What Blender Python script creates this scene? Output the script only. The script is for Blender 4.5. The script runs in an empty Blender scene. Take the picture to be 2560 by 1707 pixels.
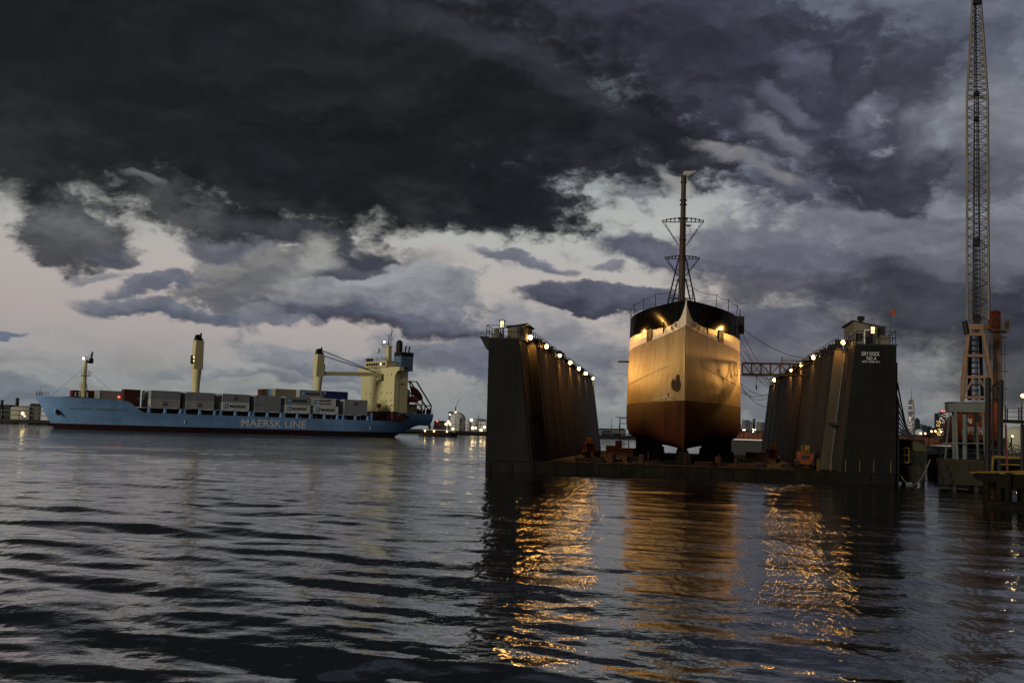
import bpy, math, random
import numpy as np
from mathutils import Vector, Matrix
random.seed(7)
SC = bpy.context.scene
COL = SC.collection
# ---------------------------------------------------------------- camera calibration (full-size photo pixels)
F = 2800.; H0 = 1077.6; PHI = .03; CZ = 3.78
TH = math.atan((H0-853.5)/F)
ct, st = math.cos(TH), math.sin(TH); cp, sp_ = math.cos(PHI), math.sin(PHI)
CF = (0, ct, st); U0 = (0, -st, ct)
CR = (cp, U0[1]*sp_, U0[2]*sp_); CU = (-sp_, U0[1]*cp, U0[2]*cp)
def ray(x, y):
    a = (x-1280)/F; b = (853.5-y)/F
    return tuple(CF[i]+CR[i]*a+CU[i]*b for i in range(3))
def at(x, y, Y):                       # surveyed point seen at photo pixel x,y and standing Y metres away
    d = ray(x, y); t = Y/d[1]
    return Vector((d[0]*t, Y, CZ+d[2]*t))
def gnd(x, y, z=0):
    d = ray(x, y); t = (z-CZ)/d[2]
    return Vector((d[0]*t, d[1]*t, z))
def lin(c):
    return tuple(((v/255.)/12.92 if v/255. <= .04045 else ((v/255.+.055)/1.055)**2.4) for v in c)
# ---------------------------------------------------------------- materials
MATS = {}
def mat(name, col, rough=.6, var=.3, scale=.6, metal=0., rust=None, rscale=.35, rthr=.6, bump=0., stretch=(1, 1, 1), spec=.15, bscale=None, seams=None, coat=0.):
    if name in MATS: return MATS[name]
    m = bpy.data.materials.new(name); m.use_nodes = True; MATS[name] = m
    nt = m.node_tree; N = nt.nodes; L = nt.links
    b = N['Principled BSDF']
    b.inputs['Roughness'].default_value = rough; b.inputs['Metallic'].default_value = metal
    b.inputs['Specular IOR Level'].default_value = spec
    if coat: b.inputs['Coat Weight'].default_value = coat; b.inputs['Coat Roughness'].default_value = .09
    tc = N.new('ShaderNodeTexCoord'); mp = N.new('ShaderNodeMapping'); mp.inputs['Scale'].default_value = stretch
    L.new(tc.outputs['Object'], mp.inputs['Vector'])
    n = N.new('ShaderNodeTexNoise'); n.inputs['Scale'].default_value = scale; n.inputs['Detail'].default_value = 7; n.inputs['Roughness'].default_value = .65
    L.new(mp.outputs[0], n.inputs['Vector'])
    r = N.new('ShaderNodeMapRange'); r.inputs['From Min'].default_value = .3; r.inputs['From Max'].default_value = .7
    r.inputs['To Min'].default_value = 1-var; r.inputs['To Max'].default_value = 1+var
    L.new(n.outputs[0], r.inputs[0])
    mu = N.new('ShaderNodeMix'); mu.data_type = 'RGBA'; mu.blend_type = 'MULTIPLY'; mu.inputs[0].default_value = 1
    mu.inputs[6].default_value = (*col, 1)
    L.new(r.outputs[0], mu.inputs[7])
    out = mu.outputs[2]
    if rust:
        n2 = N.new('ShaderNodeTexNoise'); n2.inputs['Scale'].default_value = rscale; n2.inputs['Detail'].default_value = 9; n2.inputs['Roughness'].default_value = .7
        mp2 = N.new('ShaderNodeMapping'); mp2.inputs['Scale'].default_value = stretch; mp2.inputs['Location'].default_value = (5, 3, 9)
        L.new(tc.outputs['Object'], mp2.inputs['Vector']); L.new(mp2.outputs[0], n2.inputs['Vector'])
        r2 = N.new('ShaderNodeMapRange'); r2.inputs['From Min'].default_value = rthr; r2.inputs['From Max'].default_value = rthr+.12
        r2.interpolation_type = 'SMOOTHSTEP'
        L.new(n2.outputs[0], r2.inputs[0])
        mx = N.new('ShaderNodeMix'); mx.data_type = 'RGBA'; mx.inputs[7].default_value = (*rust, 1)
        L.new(r2.outputs[0], mx.inputs[0]); L.new(out, mx.inputs[6]); out = mx.outputs[2]
    if seams:            # welded plating: (axis, plate length, strake height, darkening)
        sp = N.new('ShaderNodeSeparateXYZ'); L.new(tc.outputs['Object'], sp.inputs[0]); cx = N.new('ShaderNodeCombineXYZ')
        if seams[0] == 'xy':
            ad = N.new('ShaderNodeMath'); L.new(sp.outputs[0], ad.inputs[0]); L.new(sp.outputs[1], ad.inputs[1]); L.new(ad.outputs[0], cx.inputs[0])
        else: L.new(sp.outputs['XYZ'.index(seams[0].upper())], cx.inputs[0])
        L.new(sp.outputs[2], cx.inputs[1])
        bk = N.new('ShaderNodeTexBrick'); bk.inputs['Scale'].default_value = 1; bk.inputs['Brick Width'].default_value = seams[1]; bk.inputs['Row Height'].default_value = seams[2]
        bk.inputs['Mortar Size'].default_value = .035; bk.inputs['Mortar Smooth'].default_value = .6; bk.inputs['Color1'].default_value = (1, 1, 1, 1); bk.inputs['Color2'].default_value = (.86, .86, .86, 1)
        k = 1-seams[3]; bk.inputs['Mortar'].default_value = (k, k, k, 1); L.new(cx.outputs[0], bk.inputs['Vector'])
        ms = N.new('ShaderNodeMix'); ms.data_type = 'RGBA'; ms.blend_type = 'MULTIPLY'; ms.inputs[0].default_value = 1
        L.new(out, ms.inputs[6]); L.new(bk.outputs[0], ms.inputs[7]); out = ms.outputs[2]
    L.new(out, b.inputs['Base Color'])
    if bump:
        bp = N.new('ShaderNodeBump'); bp.inputs['Strength'].default_value = bump; bp.inputs['Distance'].default_value = .1
        if bscale:
            n3 = N.new('ShaderNodeTexNoise'); n3.inputs['Scale'].default_value = bscale; n3.inputs['Detail'].default_value = 3
            L.new(tc.outputs['Object'], n3.inputs['Vector']); L.new(n3.outputs[0], bp.inputs['Height'])
        else: L.new(n.outputs[0], bp.inputs['Height'])
        L.new(bp.outputs[0], b.inputs['Normal'])
    return m
def emit(name, col, strength):
    if name in MATS: return MATS[name]
    m = bpy.data.materials.new(name); m.use_nodes = True; MATS[name] = m
    b = m.node_tree.nodes['Principled BSDF']
    b.inputs['Base Color'].default_value = (.3, .3, .3, 1)
    b.inputs['Emission Color'].default_value = (*col, 1); b.inputs['Emission Strength'].default_value = strength
    return m
def litgrid(name, col, win, strength, sx, sz, frac, rough=.3):
    """facade with a grid of windows, some of them lit (lit windows give off light)"""
    m = bpy.data.materials.new(name); m.use_nodes = True
    nt = m.node_tree; N = nt.nodes; L = nt.links; b = N['Principled BSDF']
    b.inputs['Base Color'].default_value = (*col, 1); b.inputs['Roughness'].default_value = rough
    tc = N.new('ShaderNodeTexCoord'); sep = N.new('ShaderNodeSeparateXYZ'); L.new(tc.outputs['Object'], sep.inputs[0])
    def M(op, a, v=None, c=None):
        n = N.new('ShaderNodeMath'); n.operation = op
        for i, q in enumerate((a, v)):
            if q is None: continue
            if isinstance(q, (int, float)): n.inputs[i].default_value = q
            else: L.new(q, n.inputs[i])
        return n.outputs[0]
    h = M('ADD', sep.outputs[0], sep.outputs[1])
    u = M('MULTIPLY', h, sx); v = M('MULTIPLY', sep.outputs[2], sz)
    fu = M('FLOOR', u); fv = M('FLOOR', v)
    cm = N.new('ShaderNodeCombineXYZ'); L.new(fu, cm.inputs[0]); L.new(fv, cm.inputs[1])
    wn = N.new('ShaderNodeTexWhiteNoise'); wn.noise_dimensions = '2D'; L.new(cm.outputs[0], wn.inputs['Vector'])
    on = M('LESS_THAN', wn.outputs[0], frac)
    iu = M('LESS_THAN', M('ABSOLUTE', M('SUBTRACT', M('FRACT', u), .5)), .32)
    iv = M('LESS_THAN', M('ABSOLUTE', M('SUBTRACT', M('FRACT', v), .5)), .3)
    e = M('MULTIPLY', M('MULTIPLY', on, iu), iv)
    s = M('MULTIPLY', e, strength)
    b.inputs['Emission Color'].default_value = (*win, 1); L.new(s, b.inputs['Emission Strength'])
    return m
# ---------------------------------------------------------------- mesh builder
class MB:
    def __init__(s): s.v = []; s.f = []; s.m = []
    def add(s, vs, fs, m=0):
        k = len(s.v); s.v += [tuple(q) for q in vs]
        for f in fs: s.f.append(tuple(i+k for i in f)); s.m.append(m)
        return s
    def hexa(s, p, m=0):     # 8 points: bottom 4 ccw, top 4
        return s.add(p, [(3, 2, 1, 0), (4, 5, 6, 7), (0, 1, 5, 4), (1, 2, 6, 5), (2, 3, 7, 6), (3, 0, 4, 7)], m)
    def box(s, x0, x1, y0, y1, z0, z1, m=0):
        return s.hexa([(x0, y0, z0), (x1, y0, z0), (x1, y1, z0), (x0, y1, z0), (x0, y0, z1), (x1, y0, z1), (x1, y1, z1), (x0, y1, z1)], m)
    def tube(s, p, q, r, r1=None, n=6, m=0, caps=True):
        p, q = Vector(p), Vector(q); r1 = r if r1 is None else r1
        d = (q-p)
        if d.length < 1e-6: return s
        d.normalize(); a = d.orthogonal().normalized(); b = d.cross(a)
        vs = []
        for c, rr in ((p, r), (q, r1)):
            for i in range(n):
                t = 2*math.pi*(i+.5)/n; vs.append(c+(a*math.cos(t)+b*math.sin(t))*rr)
        fs = [(i, (i+1) % n, n+(i+1) % n, n+i) for i in range(n)]
        if caps: fs += [tuple(range(n-1, -1, -1)), tuple(range(n, 2*n))]
        return s.add(vs, fs, m)
    def bar(s, p, q, w, h=None, m=0):
        """square section beam, the section kept upright"""
        p, q = Vector(p), Vector(q); h = h or w; d = (q-p).normalized()
        up = Vector((0, 0, 1)) if abs(d.z) < .98 else Vector((0, 1, 0))
        a = d.cross(up).normalized()*w/2; b = a.cross(d).normalized()*h/2
        return s.hexa([p-a-b, p+a-b, q+a-b, q-a-b, p-a+b, p+a+b, q+a+b, q-a+b], m)
    def path(s, pts, r, n=5, m=0):
        for i in range(len(pts)-1): s.tube(pts[i], pts[i+1], r, n=n, m=m)
        return s
    def lathe(s, prof, n=24, c=(0, 0), m=0):
        vs = []; fs = []
        for r, z in prof:
            for i in range(n):
                t = 2*math.pi*i/n; vs.append((c[0]+r*math.cos(t), c[1]+r*math.sin(t), z))
        for j in range(len(prof)-1):
            for i in range(n): fs.append((j*n+i, j*n+(i+1) % n, (j+1)*n+(i+1) % n, (j+1)*n+i))
        fs += [tuple(range(n-1, -1, -1)), tuple(range((len(prof)-1)*n, len(prof)*n))]
        return s.add(vs, fs, m)
    def prism(s, poly, lo, hi, axis='y', m=0):
        n = len(poly)
        def P(a, b, w): return {'y': (a, w, b), 'x': (w, a, b), 'z': (a, b, w)}[axis]
        vs = [P(a, b, lo) for a, b in poly]+[P(a, b, hi) for a, b in poly]
        fs = [(i, (i+1) % n, n+(i+1) % n, n+i) for i in range(n)]+[tuple(range(n-1, -1, -1)), tuple(range(n, 2*n))]
        return s.add(vs, fs, m)
    def build(s, name, mats, parent=None, smooth=False, fix=True):
        me = bpy.data.meshes.new(name); me.from_pydata(s.v, [], s.f)
        for mm in (mats if isinstance(mats, (list, tuple)) else [mats]): me.materials.append(mm)
        me.polygons.foreach_set('material_index', s.m)
        if fix:
            import bmesh
            bm = bmesh.new(); bm.from_mesh(me); bmesh.ops.recalc_face_normals(bm, faces=bm.faces); bm.to_mesh(me); bm.free()
        if smooth: me.polygons.foreach_set('use_smooth', [True]*len(me.polygons))
        me.update()
        o = bpy.data.objects.new(name, me); COL.objects.link(o)
        if parent: o.parent = parent
        return o
def tag(o, label=None, cat=None, group=None, kind=None):
    if label: o['label'] = label
    if cat: o['category'] = cat
    if group: o['group'] = group
    if kind: o['kind'] = kind
    return o
def thing(name, label, cat, loc=(0, 0, 0), rz=0, group=None):
    o = bpy.data.objects.new(name, None); COL.objects.link(o); o.empty_display_size = .2
    o.location = loc; o.rotation_euler = (0, 0, rz)
    return tag(o, label, cat, group)
def copy_thing(o, loc=None, rz=None, label=None, parent=None):
    c = o.copy(); COL.objects.link(c)
    if parent is not None: c.parent = parent
    if loc is not None: c.location = loc
    if rz is not None: c.rotation_euler = (0, 0, rz)
    if label: c['label'] = label
    for ch in list(o.children): copy_thing(ch, parent=c)
    return c
def text(name, s, mt, parent, fn, w=None, h=None, x=0, z=0, bold=.012):
    """letters as real thin geometry; laid out from (x,z) lower left to width w / height h; fn maps (x,z)->local point"""
    cu = bpy.data.curves.new(name+'_c', 'FONT'); cu.body = s; cu.size = 1; cu.offset = bold; cu.resolution_u = 3
    tmp = bpy.data.objects.new(name+'_t', cu); COL.objects.link(tmp)
    dg = bpy.context.evaluated_depsgraph_get(); me = bpy.data.meshes.new_from_object(tmp.evaluated_get(dg))
    bpy.data.objects.remove(tmp); bpy.data.curves.remove(cu)
    n = len(me.vertices); co = np.empty(n*3); me.vertices.foreach_get('co', co); co = co.reshape(-1, 3)
    x0, x1 = co[:, 0].min(), co[:, 0].max(); y0, y1 = co[:, 1].min(), co[:, 1].max()
    sx = w/(x1-x0) if w else h/(y1-y0); sy = h/(y1-y0) if h else sx
    out = [tuple(fn(x+(c[0]-x0)*sx, z+(c[1]-y0)*sy)) for c in co]
    faces = [tuple(p.vertices) for p in me.polygons]; bpy.data.meshes.remove(me)
    m2 = MB(); m2.add(out, faces)
    return m2.build(name, mt, parent, fix=False)
def sag(p, q, d, n=14):
    p, q = Vector(p), Vector(q)
    return [p.lerp(q, i/n)-Vector((0, 0, 4*d*(i/n)*(1-i/n))) for i in range(n+1)]
def lattice(mb, p, q, w0, w1, n, r, rb, up=Vector((0, 1, 0)), dbl=False):
    p, q = Vector(p), Vector(q); d = (q-p).normalized(); a = d.cross(up).normalized(); b = d.cross(a).normalized()
    def ring(t):
        c = p.lerp(q, t); w = (w0+(w1-w0)*t)/2
        return [c+a*w+b*w, c-a*w+b*w, c-a*w-b*w, c+a*w-b*w]
    R = [ring(i/n) for i in range(n+1)]
    for k in range(4): mb.tube(R[0][k], R[n][k], r, n=4)
    for i in range(n):
        for k in range(4):
            k2 = (k+1) % 4
            mb.tube(R[i][k], R[i][k2], rb, n=4, caps=False)
            if i % 2: mb.tube(R[i][k], R[i+1][k2], rb, n=4, caps=False)
            else: mb.tube(R[i][k2], R[i+1][k], rb, n=4, caps=False)
def vframe(px, py, Y, ang):
    """a level frame whose origin stands below pixel (px,py) at Y metres, turned by ang; returns origin and pixel -> local point on the plane local y = dy"""
    o = at(px, py, Y); o.z = 0; ux = Vector((math.cos(ang), math.sin(ang), 0)); uy = Vector((-ux.y, ux.x, 0))
    def L_(x, y, dy=0.):
        d = Vector(ray(x, y)); k = (dy+o.dot(uy))/d.dot(uy); q = Vector((0, 0, CZ))+d*k-o
        return Vector((q.dot(ux), dy, q.z))
    return o, L_
# ---------------------------------------------------------------- palette
PAL = dict(
 dock=mat('dock_black_steel', (.0102, .0104, .0094), .62, .35, .5, rust=(.016, .011, .007), rscale=.5, rthr=.58, stretch=(1, 1, .16), spec=.06, seams=('xy', 4.2, 1.9, .35)),
 dockin=mat('dock_inner_steel', (.026, .023, .02), .6, .4, .55, rust=(.04, .022, .012), rscale=.6, rthr=.55, stretch=(1, 1, .12), spec=.06),
 fin=mat('web_plate_paint', (.045, .038, .028), .6, .35, .6, rust=(.03, .016, .009), stretch=(1, 1, .12), spec=.05),
 deck=mat('pontoon_deck', (.011, .009, .0065), .8, .5, .8, rust=(.006, .007, .006), rthr=.52, spec=.05),
 black=mat('black_iron', (.012, .012, .012), .55, .3, 2),
 darkgrey=mat('dark_grey_steel', (.02, .02, .02), .6, .3, 1.5, rust=(.025, .014, .008), rthr=.62),
 grey=mat('grey_steel', (.13, .135, .13), .6, .25, 1.2, rust=(.09, .05, .03), rthr=.64),
 rail=mat('rail_iron', (.025, .024, .022), .6, .3, 2),
 yellow=mat('yellow_paint', (.15, .09, .012), .6, .35, 2, rust=(.12, .06, .02), rthr=.6),
 orange=mat('orange_paint', (.15, .036, .01), .55, .3, 2, rust=(.06, .03, .02), rthr=.64),
 rusty=mat('rust_brown', (.04, .017, .01), .8, .4, 1.3),
 timber=mat('old_timber', (.010, .0078, .0055), .85, .5, 2.2, stretch=(1, 1, .2), bump=.3, spec=.04),
 cabin=mat('khaki_cabin', (.12, .105, .075), .7, .25, 1.5, rust=(.07, .045, .028), rthr=.62, stretch=(1, 1, .3)),
 glassd=mat('dark_glass', (.012, .014, .018), .12, .1, 1),
 rope=mat('tarred_rope', (.012, .012, .011), .8, .2, 4),
 white=mat('white_paint', (.62, .6, .55), .5, .12, .8, rust=(.35, .26, .16), rthr=.66),
 letter=mat('sign_white', (.6, .58, .5), .6, .25, 3),
)
PAL['lens'] = emit('sodium_lens', (1, .47, .09), 85)
PAL['warmwin'] = emit('warm_window', (1, .78, .38), 1.6)
PAL['lampglow'] = emit('harbour_lamp', (1, .66, .26), 7)
PAL['whitelamp'] = emit('white_lamp', (1, .9, .7), 8)
PAL['redlamp'] = emit('red_lamp', (1, .06, .02), 4)
# ================================================================ SKY (world) : dusk sky with broken storm clouds
W = bpy.data.worlds.new('World'); SC.world = W; W.use_nodes = True
nt = W.node_tree; N = nt.nodes; L = nt.links; N.clear()
wo = N.new('ShaderNodeOutputWorld'); bg = N.new('ShaderNodeBackground'); L.new(bg.outputs[0], wo.inputs[0])
def lk(n, i, q):
    if isinstance(q, (int, float)): n.inputs[i].default_value = q
    elif isinstance(q, tuple): n.inputs[i].default_value = q
    else: L.new(q, n.inputs[i])
def MA(op, a, b=0., c=None, clamp=False):
    n = N.new('ShaderNodeMath'); n.operation = op; n.use_clamp = clamp
    lk(n, 0, a); lk(n, 1, b)
    if c is not None: lk(n, 2, c)
    return n.outputs[0]
def VM(op, a, b=None, out=0, scale=None):
    n = N.new('ShaderNodeVectorMath'); n.operation = op; lk(n, 0, a)
    if b is not None: lk(n, 1, b)
    if scale is not None: n.inputs['Scale'].default_value = scale
    return n.outputs[out]
def MIX(f, a, b, mode='MIX'):
    n = N.new('ShaderNodeMix'); n.data_type = 'RGBA'; n.blend_type = mode; lk(n, 0, f)
    for i, q in ((6, a), (7, b)):
        if isinstance(q, tuple): n.inputs[i].default_value = (*q[:3], 1)
        else: L.new(q, n.inputs[i])
    return n.outputs[2]
def NZ(vec, scale, detail=6, rough=.6, out=0, dist=0):
    n = N.new('ShaderNodeTexNoise'); n.inputs['Scale'].default_value = scale; n.inputs['Detail'].default_value = detail
    n.inputs['Roughness'].default_value = rough; n.inputs['Distortion'].default_value = dist
    L.new(vec, n.inputs['Vector']); return n.outputs[out]
def SS(x, lo, hi, a=0., b=1.):
    n = N.new('ShaderNodeMapRange'); n.interpolation_type = 'SMOOTHSTEP'
    lk(n, 0, x); lk(n, 1, lo); lk(n, 2, hi); lk(n, 3, a); lk(n, 4, b); return n.outputs[0]
tc = N.new('ShaderNodeTexCoord'); sx = N.new('ShaderNodeSeparateXYZ'); L.new(tc.outputs['Generated'], sx.inputs[0])
az = MA('ARCTAN2', sx.outputs[0], sx.outputs[1]); el = MA('ARCSINE', sx.outputs[2])
cb = N.new('ShaderNodeCombineXYZ'); L.new(MA('MULTIPLY', az, 2.8), cb.inputs[0]); L.new(MA('MULTIPLY', el, 2.8), cb.inputs[1])
P = cb.outputs[0]                                   # unit: thousandths of a radian * 2.8
st2 = VM('MULTIPLY', P, (1., 1.7, 1.))
w1 = VM('SCALE', VM('SUBTRACT', NZ(st2, 3.2, 4, .55, 1), (.5, .5, .5)), scale=.19)
w2 = VM('SCALE', VM('SUBTRACT', NZ(st2, 11., 6, .62, 1), (.5, .5, .5)), scale=.055)
PW = VM('ADD', VM('ADD', P, w1), w2)
fb = NZ(VM('ADD', st2, w2), 11., 12, .61)            # breaks edges
fb2 = NZ(VM('MULTIPLY', PW, (1., 2.2, 1.)), 4.5, 9, .58)   # inner light and dark
fbc = MA('SUBTRACT', fb, .5)
fb3 = NZ(VM('MULTIPLY', VM('ADD', PW, (-.012, .022, 0.)), (1., 2.2, 1.)), 4.5, 9, .58)
relief = MA('SUBTRACT', fb2, fb3)                    # lit tops, shaded undersides
def dirp(x, y):
    d = Vector(ray(x, y)).normalized()
    return (math.atan2(d.x, d.y)*2.8, math.asin(d.z)*2.8)
# clear dusk sky by elevation
rp = N.new('ShaderNodeValToRGB'); L.new(MA('ADD', MA('MULTIPLY', el, 1.0), MA('MULTIPLY', fbc, .008)), rp.inputs[0])
cr = rp.color_ramp
stops = [(0., (104, 113, 124)), (.03, (112, 120, 130)), (.055, (134, 130, 138)), (.09, (155, 142, 143)), (.13, (163, 151, 147)), (.18, (162, 160, 154)), (.24, (142, 144, 146)), (.32, (84, 86, 94)), (.45, (40, 41, 47)), (1., (30, 31, 36))]
while len(cr.elements) < len(stops): cr.elements.new(.5)
for e, (p, c) in zip(cr.elements, stops): e.position = p; e.color = (*lin(c), 1)
sky = rp.outputs[0]
# the dusk colour turns to grey towards the east (right)
gr = SS(az, .14, .42); sky = MIX(MA('MULTIPLY', gr, .75), sky, lin((108, 110, 119)))
ns = N.new('ShaderNodeTexSky'); ns.sky_type = 'NISHITA'; ns.sun_disc = False
ns.sun_elevation = math.radians(9); ns.sun_rotation = math.radians(215)
sky = MIX(.02, sky, ns.outputs[0], 'ADD')
# clouds: (x, y, rx, ry, tilt deg (down to the right +), top colour, base colour, softness, breakup, opacity)
CL = [
 (2350, 560, 420, 220, 0, (116, 118, 128), (92, 93, 104), .5, .8, .9),
 (1950, 880, 420, 150, 0, (100, 102, 112), (84, 86, 97), .6, .8, .9),
 (2050, 1010, 400, 70, 0, (118, 121, 126), (98, 104, 112), .6, .9, .8),
 (1330, 870, 260, 120, 6, (128, 130, 138), (104, 108, 120), .6, 1.2, .85),
 (1150, 905, 230, 45, 4, (112, 116, 128), (92, 97, 112), .5, 1.2, .85),
 (820, 905, 240, 34, 3, (118, 122, 130), (92, 100, 115), .5, 1.2, .8),
 (700, 938, 330, 14, 2, (120, 126, 132), (98, 108, 120), .5, 1., .6),
 (40, 990, 230, 30, 2, (104, 112, 122), (90, 98, 110), .6, .6, .7),
 (930, 725, 290, 105, 4, (138, 141, 146), (98, 101, 113), .2, .9, .97),
 (690, 770, 170, 64, -6, (132, 134, 137), (100, 104, 114), .25, 1.1, .95),
 (600, 695, 160, 92, -28, (124, 123, 122), (94, 95, 101), .22, 1., .95),
 (430, 705, 135, 34, -14, (100, 103, 116), (84, 88, 104), .35, 1.1, .92),
 (960, 812, 255, 32, 3, (92, 95, 108), (62, 65, 80), .4, .8, .95),
 (420, 785, 215, 22, 9, (104, 110, 122), (72, 80, 97), .4, .7, .92),
 (165, 575, 128, 88, 8, (92, 94, 98), (66, 68, 74), .3, 1.2, .95),
 (285, 620, 70, 34, -10, (84, 87, 96), (76, 79, 88), .5, 1.4, .9),
 (235, 685, 70, 14, -8, (112, 113, 120), (104, 106, 116), .6, 1.6, .8),
 (28, 822, 58, 9, 0, (96, 106, 124), (82, 92, 112), .4, .4, .9),
 (880, 655, 130, 34, -14, (94, 96, 106), (74, 77, 88), .35, 1.2, .95),
 (560, 600, 110, 40, 4, (96, 99, 112), (82, 85, 98), .5, 1.2, .9),
 (1300, 662, 135, 17, 0, (108, 110, 124), (88, 91, 106), .5, .8, .9),
 (1520, 660, 60, 12, 8, (104, 106, 120), (92, 95, 110), .6, 1.2, .8),
 (1630, 618, 170, 45, 9, (92, 94, 110), (74, 77, 93), .45, 1., .95),
 (1880, 610, 210, 75, 4, (100, 102, 116), (82, 84, 99), .6, 1., .9),
 (2020, 690, 330, 70, 2, (90, 92, 106), (72, 74, 88), .6, 1., .85),
 (1495, 738, 205, 40, -2, (88, 91, 106), (62, 65, 80), .2, .6, .98),
 (1880, 800, 190, 60, 4, (92, 95, 108), (76, 79, 92), .6, 1.1, .85),
 (2380, 780, 330, 110, 6, (64, 66, 78), (48, 50, 60), .6, .7, .92),
 (2540, 880, 160, 160, 0, (58, 60, 70), (48, 50, 58), .6, .6, .85),
 (1600, 478, 70, 26, 10, (110, 110, 118), (96, 97, 108), .6, 1.6, .7),
 (1960, 330, 300, 190, 20, (104, 107, 124), (86, 88, 104), .5, 1.2, .8),
 (2330, 90, 300, 140, 0, (92, 94, 108), (76, 78, 92), .6, 1., .85),
 (2070, 150, 200, 110, 30, (62, 64, 78), (52, 54, 66), .5, 1.5, .9),
 (2290, 210, 140, 120, -30, (68, 70, 83), (58, 60, 72), .5, 1.3, .92),
 (2190, 430, 190, 95, 6, (64, 66, 79), (48, 50, 61), .42, 1.1, .95),
 (2120, 330, 90, 70, 40, (68, 70, 84), (60, 62, 74), .6, 1.4, .85),
 (1930, 450, 130, 50, 16, (80, 82, 97), (68, 70, 84), .6, 1.5, .9),
 (2480, 440, 110, 60, 0, (76, 78, 90), (62, 64, 76), .6, 1.1, .8),
 (1800, 190, 420, 160, 26, (60, 61, 75), (50, 51, 63), .4, 1.2, .92),
 (1660, 60, 520, 140, 6, (62, 63, 77), (50, 51, 63), .5, .9, .9),
 (1740, 345, 175, 84, 24, (50, 51, 62), (40, 41, 50), .4, 1., .95),
 (1380, 330, 420, 150, 4, (44, 45, 54), (36, 37, 45), .4, .8, .96),
 (1290, 480, 190, 78, 18, (50, 51, 62), (44, 45, 55), .4, 1.2, .95),
 (1200, 545, 140, 40, 12, (62, 63, 76), (54, 56, 68), .5, 1.4, .92),
 (760, 575, 270, 55, 8, (66, 67, 78), (58, 60, 71), .45, 1.1, .94),
 (420, 480, 320, 70, 14, (66, 68, 73), (52, 53, 58), .45, 1.2, .9),
 (980, 420, 520, 130, 10, (38, 39, 45), (34, 35, 41), .35, .8, .97),
 (620, 400, 420, 120, 14, (35, 36, 41), (32, 33, 37), .4, .7, .97),
 (700, 130, 980, 300, 4, (36, 37, 41), (31, 32, 36), .35, .5, .98),
 (100, 250, 420, 250, 8, (34, 35, 38), (36, 37, 40), .4, .6, .97),
 (2010, 150, 75, 50, 40, (98, 101, 120), (86, 89, 106), .9, 1.8, .6),
 (1960, 245, 70, 30, 30, (102, 105, 122), (90, 93, 108), .9, 1.8, .6),
 (2170, 275, 90, 34, -35, (110, 112, 126), (98, 100, 114), .9, 1.8, .65),
 (1855, 390, 120, 22, 22, (140, 139, 142), (124, 124, 130), .9, 2., .7),
 (1945, 325, 80, 30, 28, (116, 118, 130), (104, 106, 118), .9, 1.9, .65),
 (1700, 440, 50, 16, 20, (165, 162, 158), (150, 148, 146), .8, 1.6, .7),
 (2320, 340, 70, 85, 30, (112, 115, 124), (100, 102, 112), .8, 1.2, .75),
 (2490, 300, 120, 120, 0, (118, 120, 128), (104, 106, 116), .7, 1., .9),
 (2420, 640, 170, 70, 0, (112, 113, 122), (96, 98, 108), .7, 1., .8),
 (2110, 560, 190, 34, 0, (114, 115, 124), (100, 101, 112), .7, 1.2, .8),
 (1180, 95, 330, 46, 14, (60, 60, 70), (52, 52, 60), .8, 1.4, .6),
 (1430, 210, 260, 40, 22, (58, 58, 69), (50, 50, 60), .8, 1.5, .6),
 (520, 330, 420, 34, 10, (46, 47, 52), (40, 41, 46), .8, 1.2, .5),
 (795, 632, 62, 40, -20, (172, 171, 163), (156, 156, 152), .9, 1.6, .6),
 (735, 705, 60, 46, -30, (160, 160, 156), (146, 147, 146), .9, 1.5, .5),
 (1090, 650, 90, 26, 10, (172, 166, 160), (158, 152, 150), .7, 1.4, .7),
 (350, 465, 70, 16, 6, (118, 121, 122), (98, 101, 104), .8, 1.8, .7),
]
# plain scalar arithmetic per cloud keeps the shader small
spw = N.new('ShaderNodeSeparateXYZ'); L.new(PW, spw.inputs[0]); PX, PY = spw.outputs[0], spw.outputs[1]
fbk = MA('MULTIPLY', MA('SUBTRACT', fb2, .5), 3.)
def dk(c): k = .80 if max(c) < 56 else .9 if max(c) < 90 else 1.03; return tuple(q*k for q in lin(c))
for x, y, rx, ry, rot, ctop, cbase, soft, br, op in CL:
    cx, cy = dirp(x, y); an = -math.radians(rot+1.7); co, si = math.cos(an), math.sin(an); ex, ey = rx/1000., ry/1000.
    u = MA('MULTIPLY_ADD', PX, co/ex, MA('MULTIPLY_ADD', PY, si/ex, -(cx*co+cy*si)/ex))
    v = MA('MULTIPLY_ADD', PX, -si/ey, MA('MULTIPLY_ADD', PY, co/ey, -(-cx*si+cy*co)/ey))
    ln = MA('SQRT', MA('MULTIPLY_ADD', u, u, MA('MULTIPLY', v, v)))
    a = SS(MA('MULTIPLY_ADD', fbc, br*1.45, ln), 1+soft*.42, 1-soft*.8, 0., op)
    g = SS(MA('ADD', v, fbk), -.8, .8)
    sky = MIX(a, sky, MIX(g, dk(cbase), dk(ctop)))
TX = MA('ADD', MA('MULTIPLY', MA('SUBTRACT', fb2, .52), .55), MA('MULTIPLY', relief, .8))
lum = N.new('ShaderNodeRGBToBW'); L.new(sky, lum.inputs[0]); cov = SS(lum.outputs[0], .36, .24)
sky = MIX(1., sky, MA('MULTIPLY_ADD', cov, TX, 1.), 'MULTIPLY')
back = SS(MA('ABSOLUTE', az), .75, 1.5, 1., .42)      # unseen sky beside and behind the viewer dimmed, to cut light on front faces
sky = MIX(1., sky, back, 'MULTIPLY')
L.new(sky, bg.inputs[0]); bg.inputs[1].default_value = 1.06
W.cycles.sampling_method = 'MANUAL'; W.cycles.sample_map_resolution = 512
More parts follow.
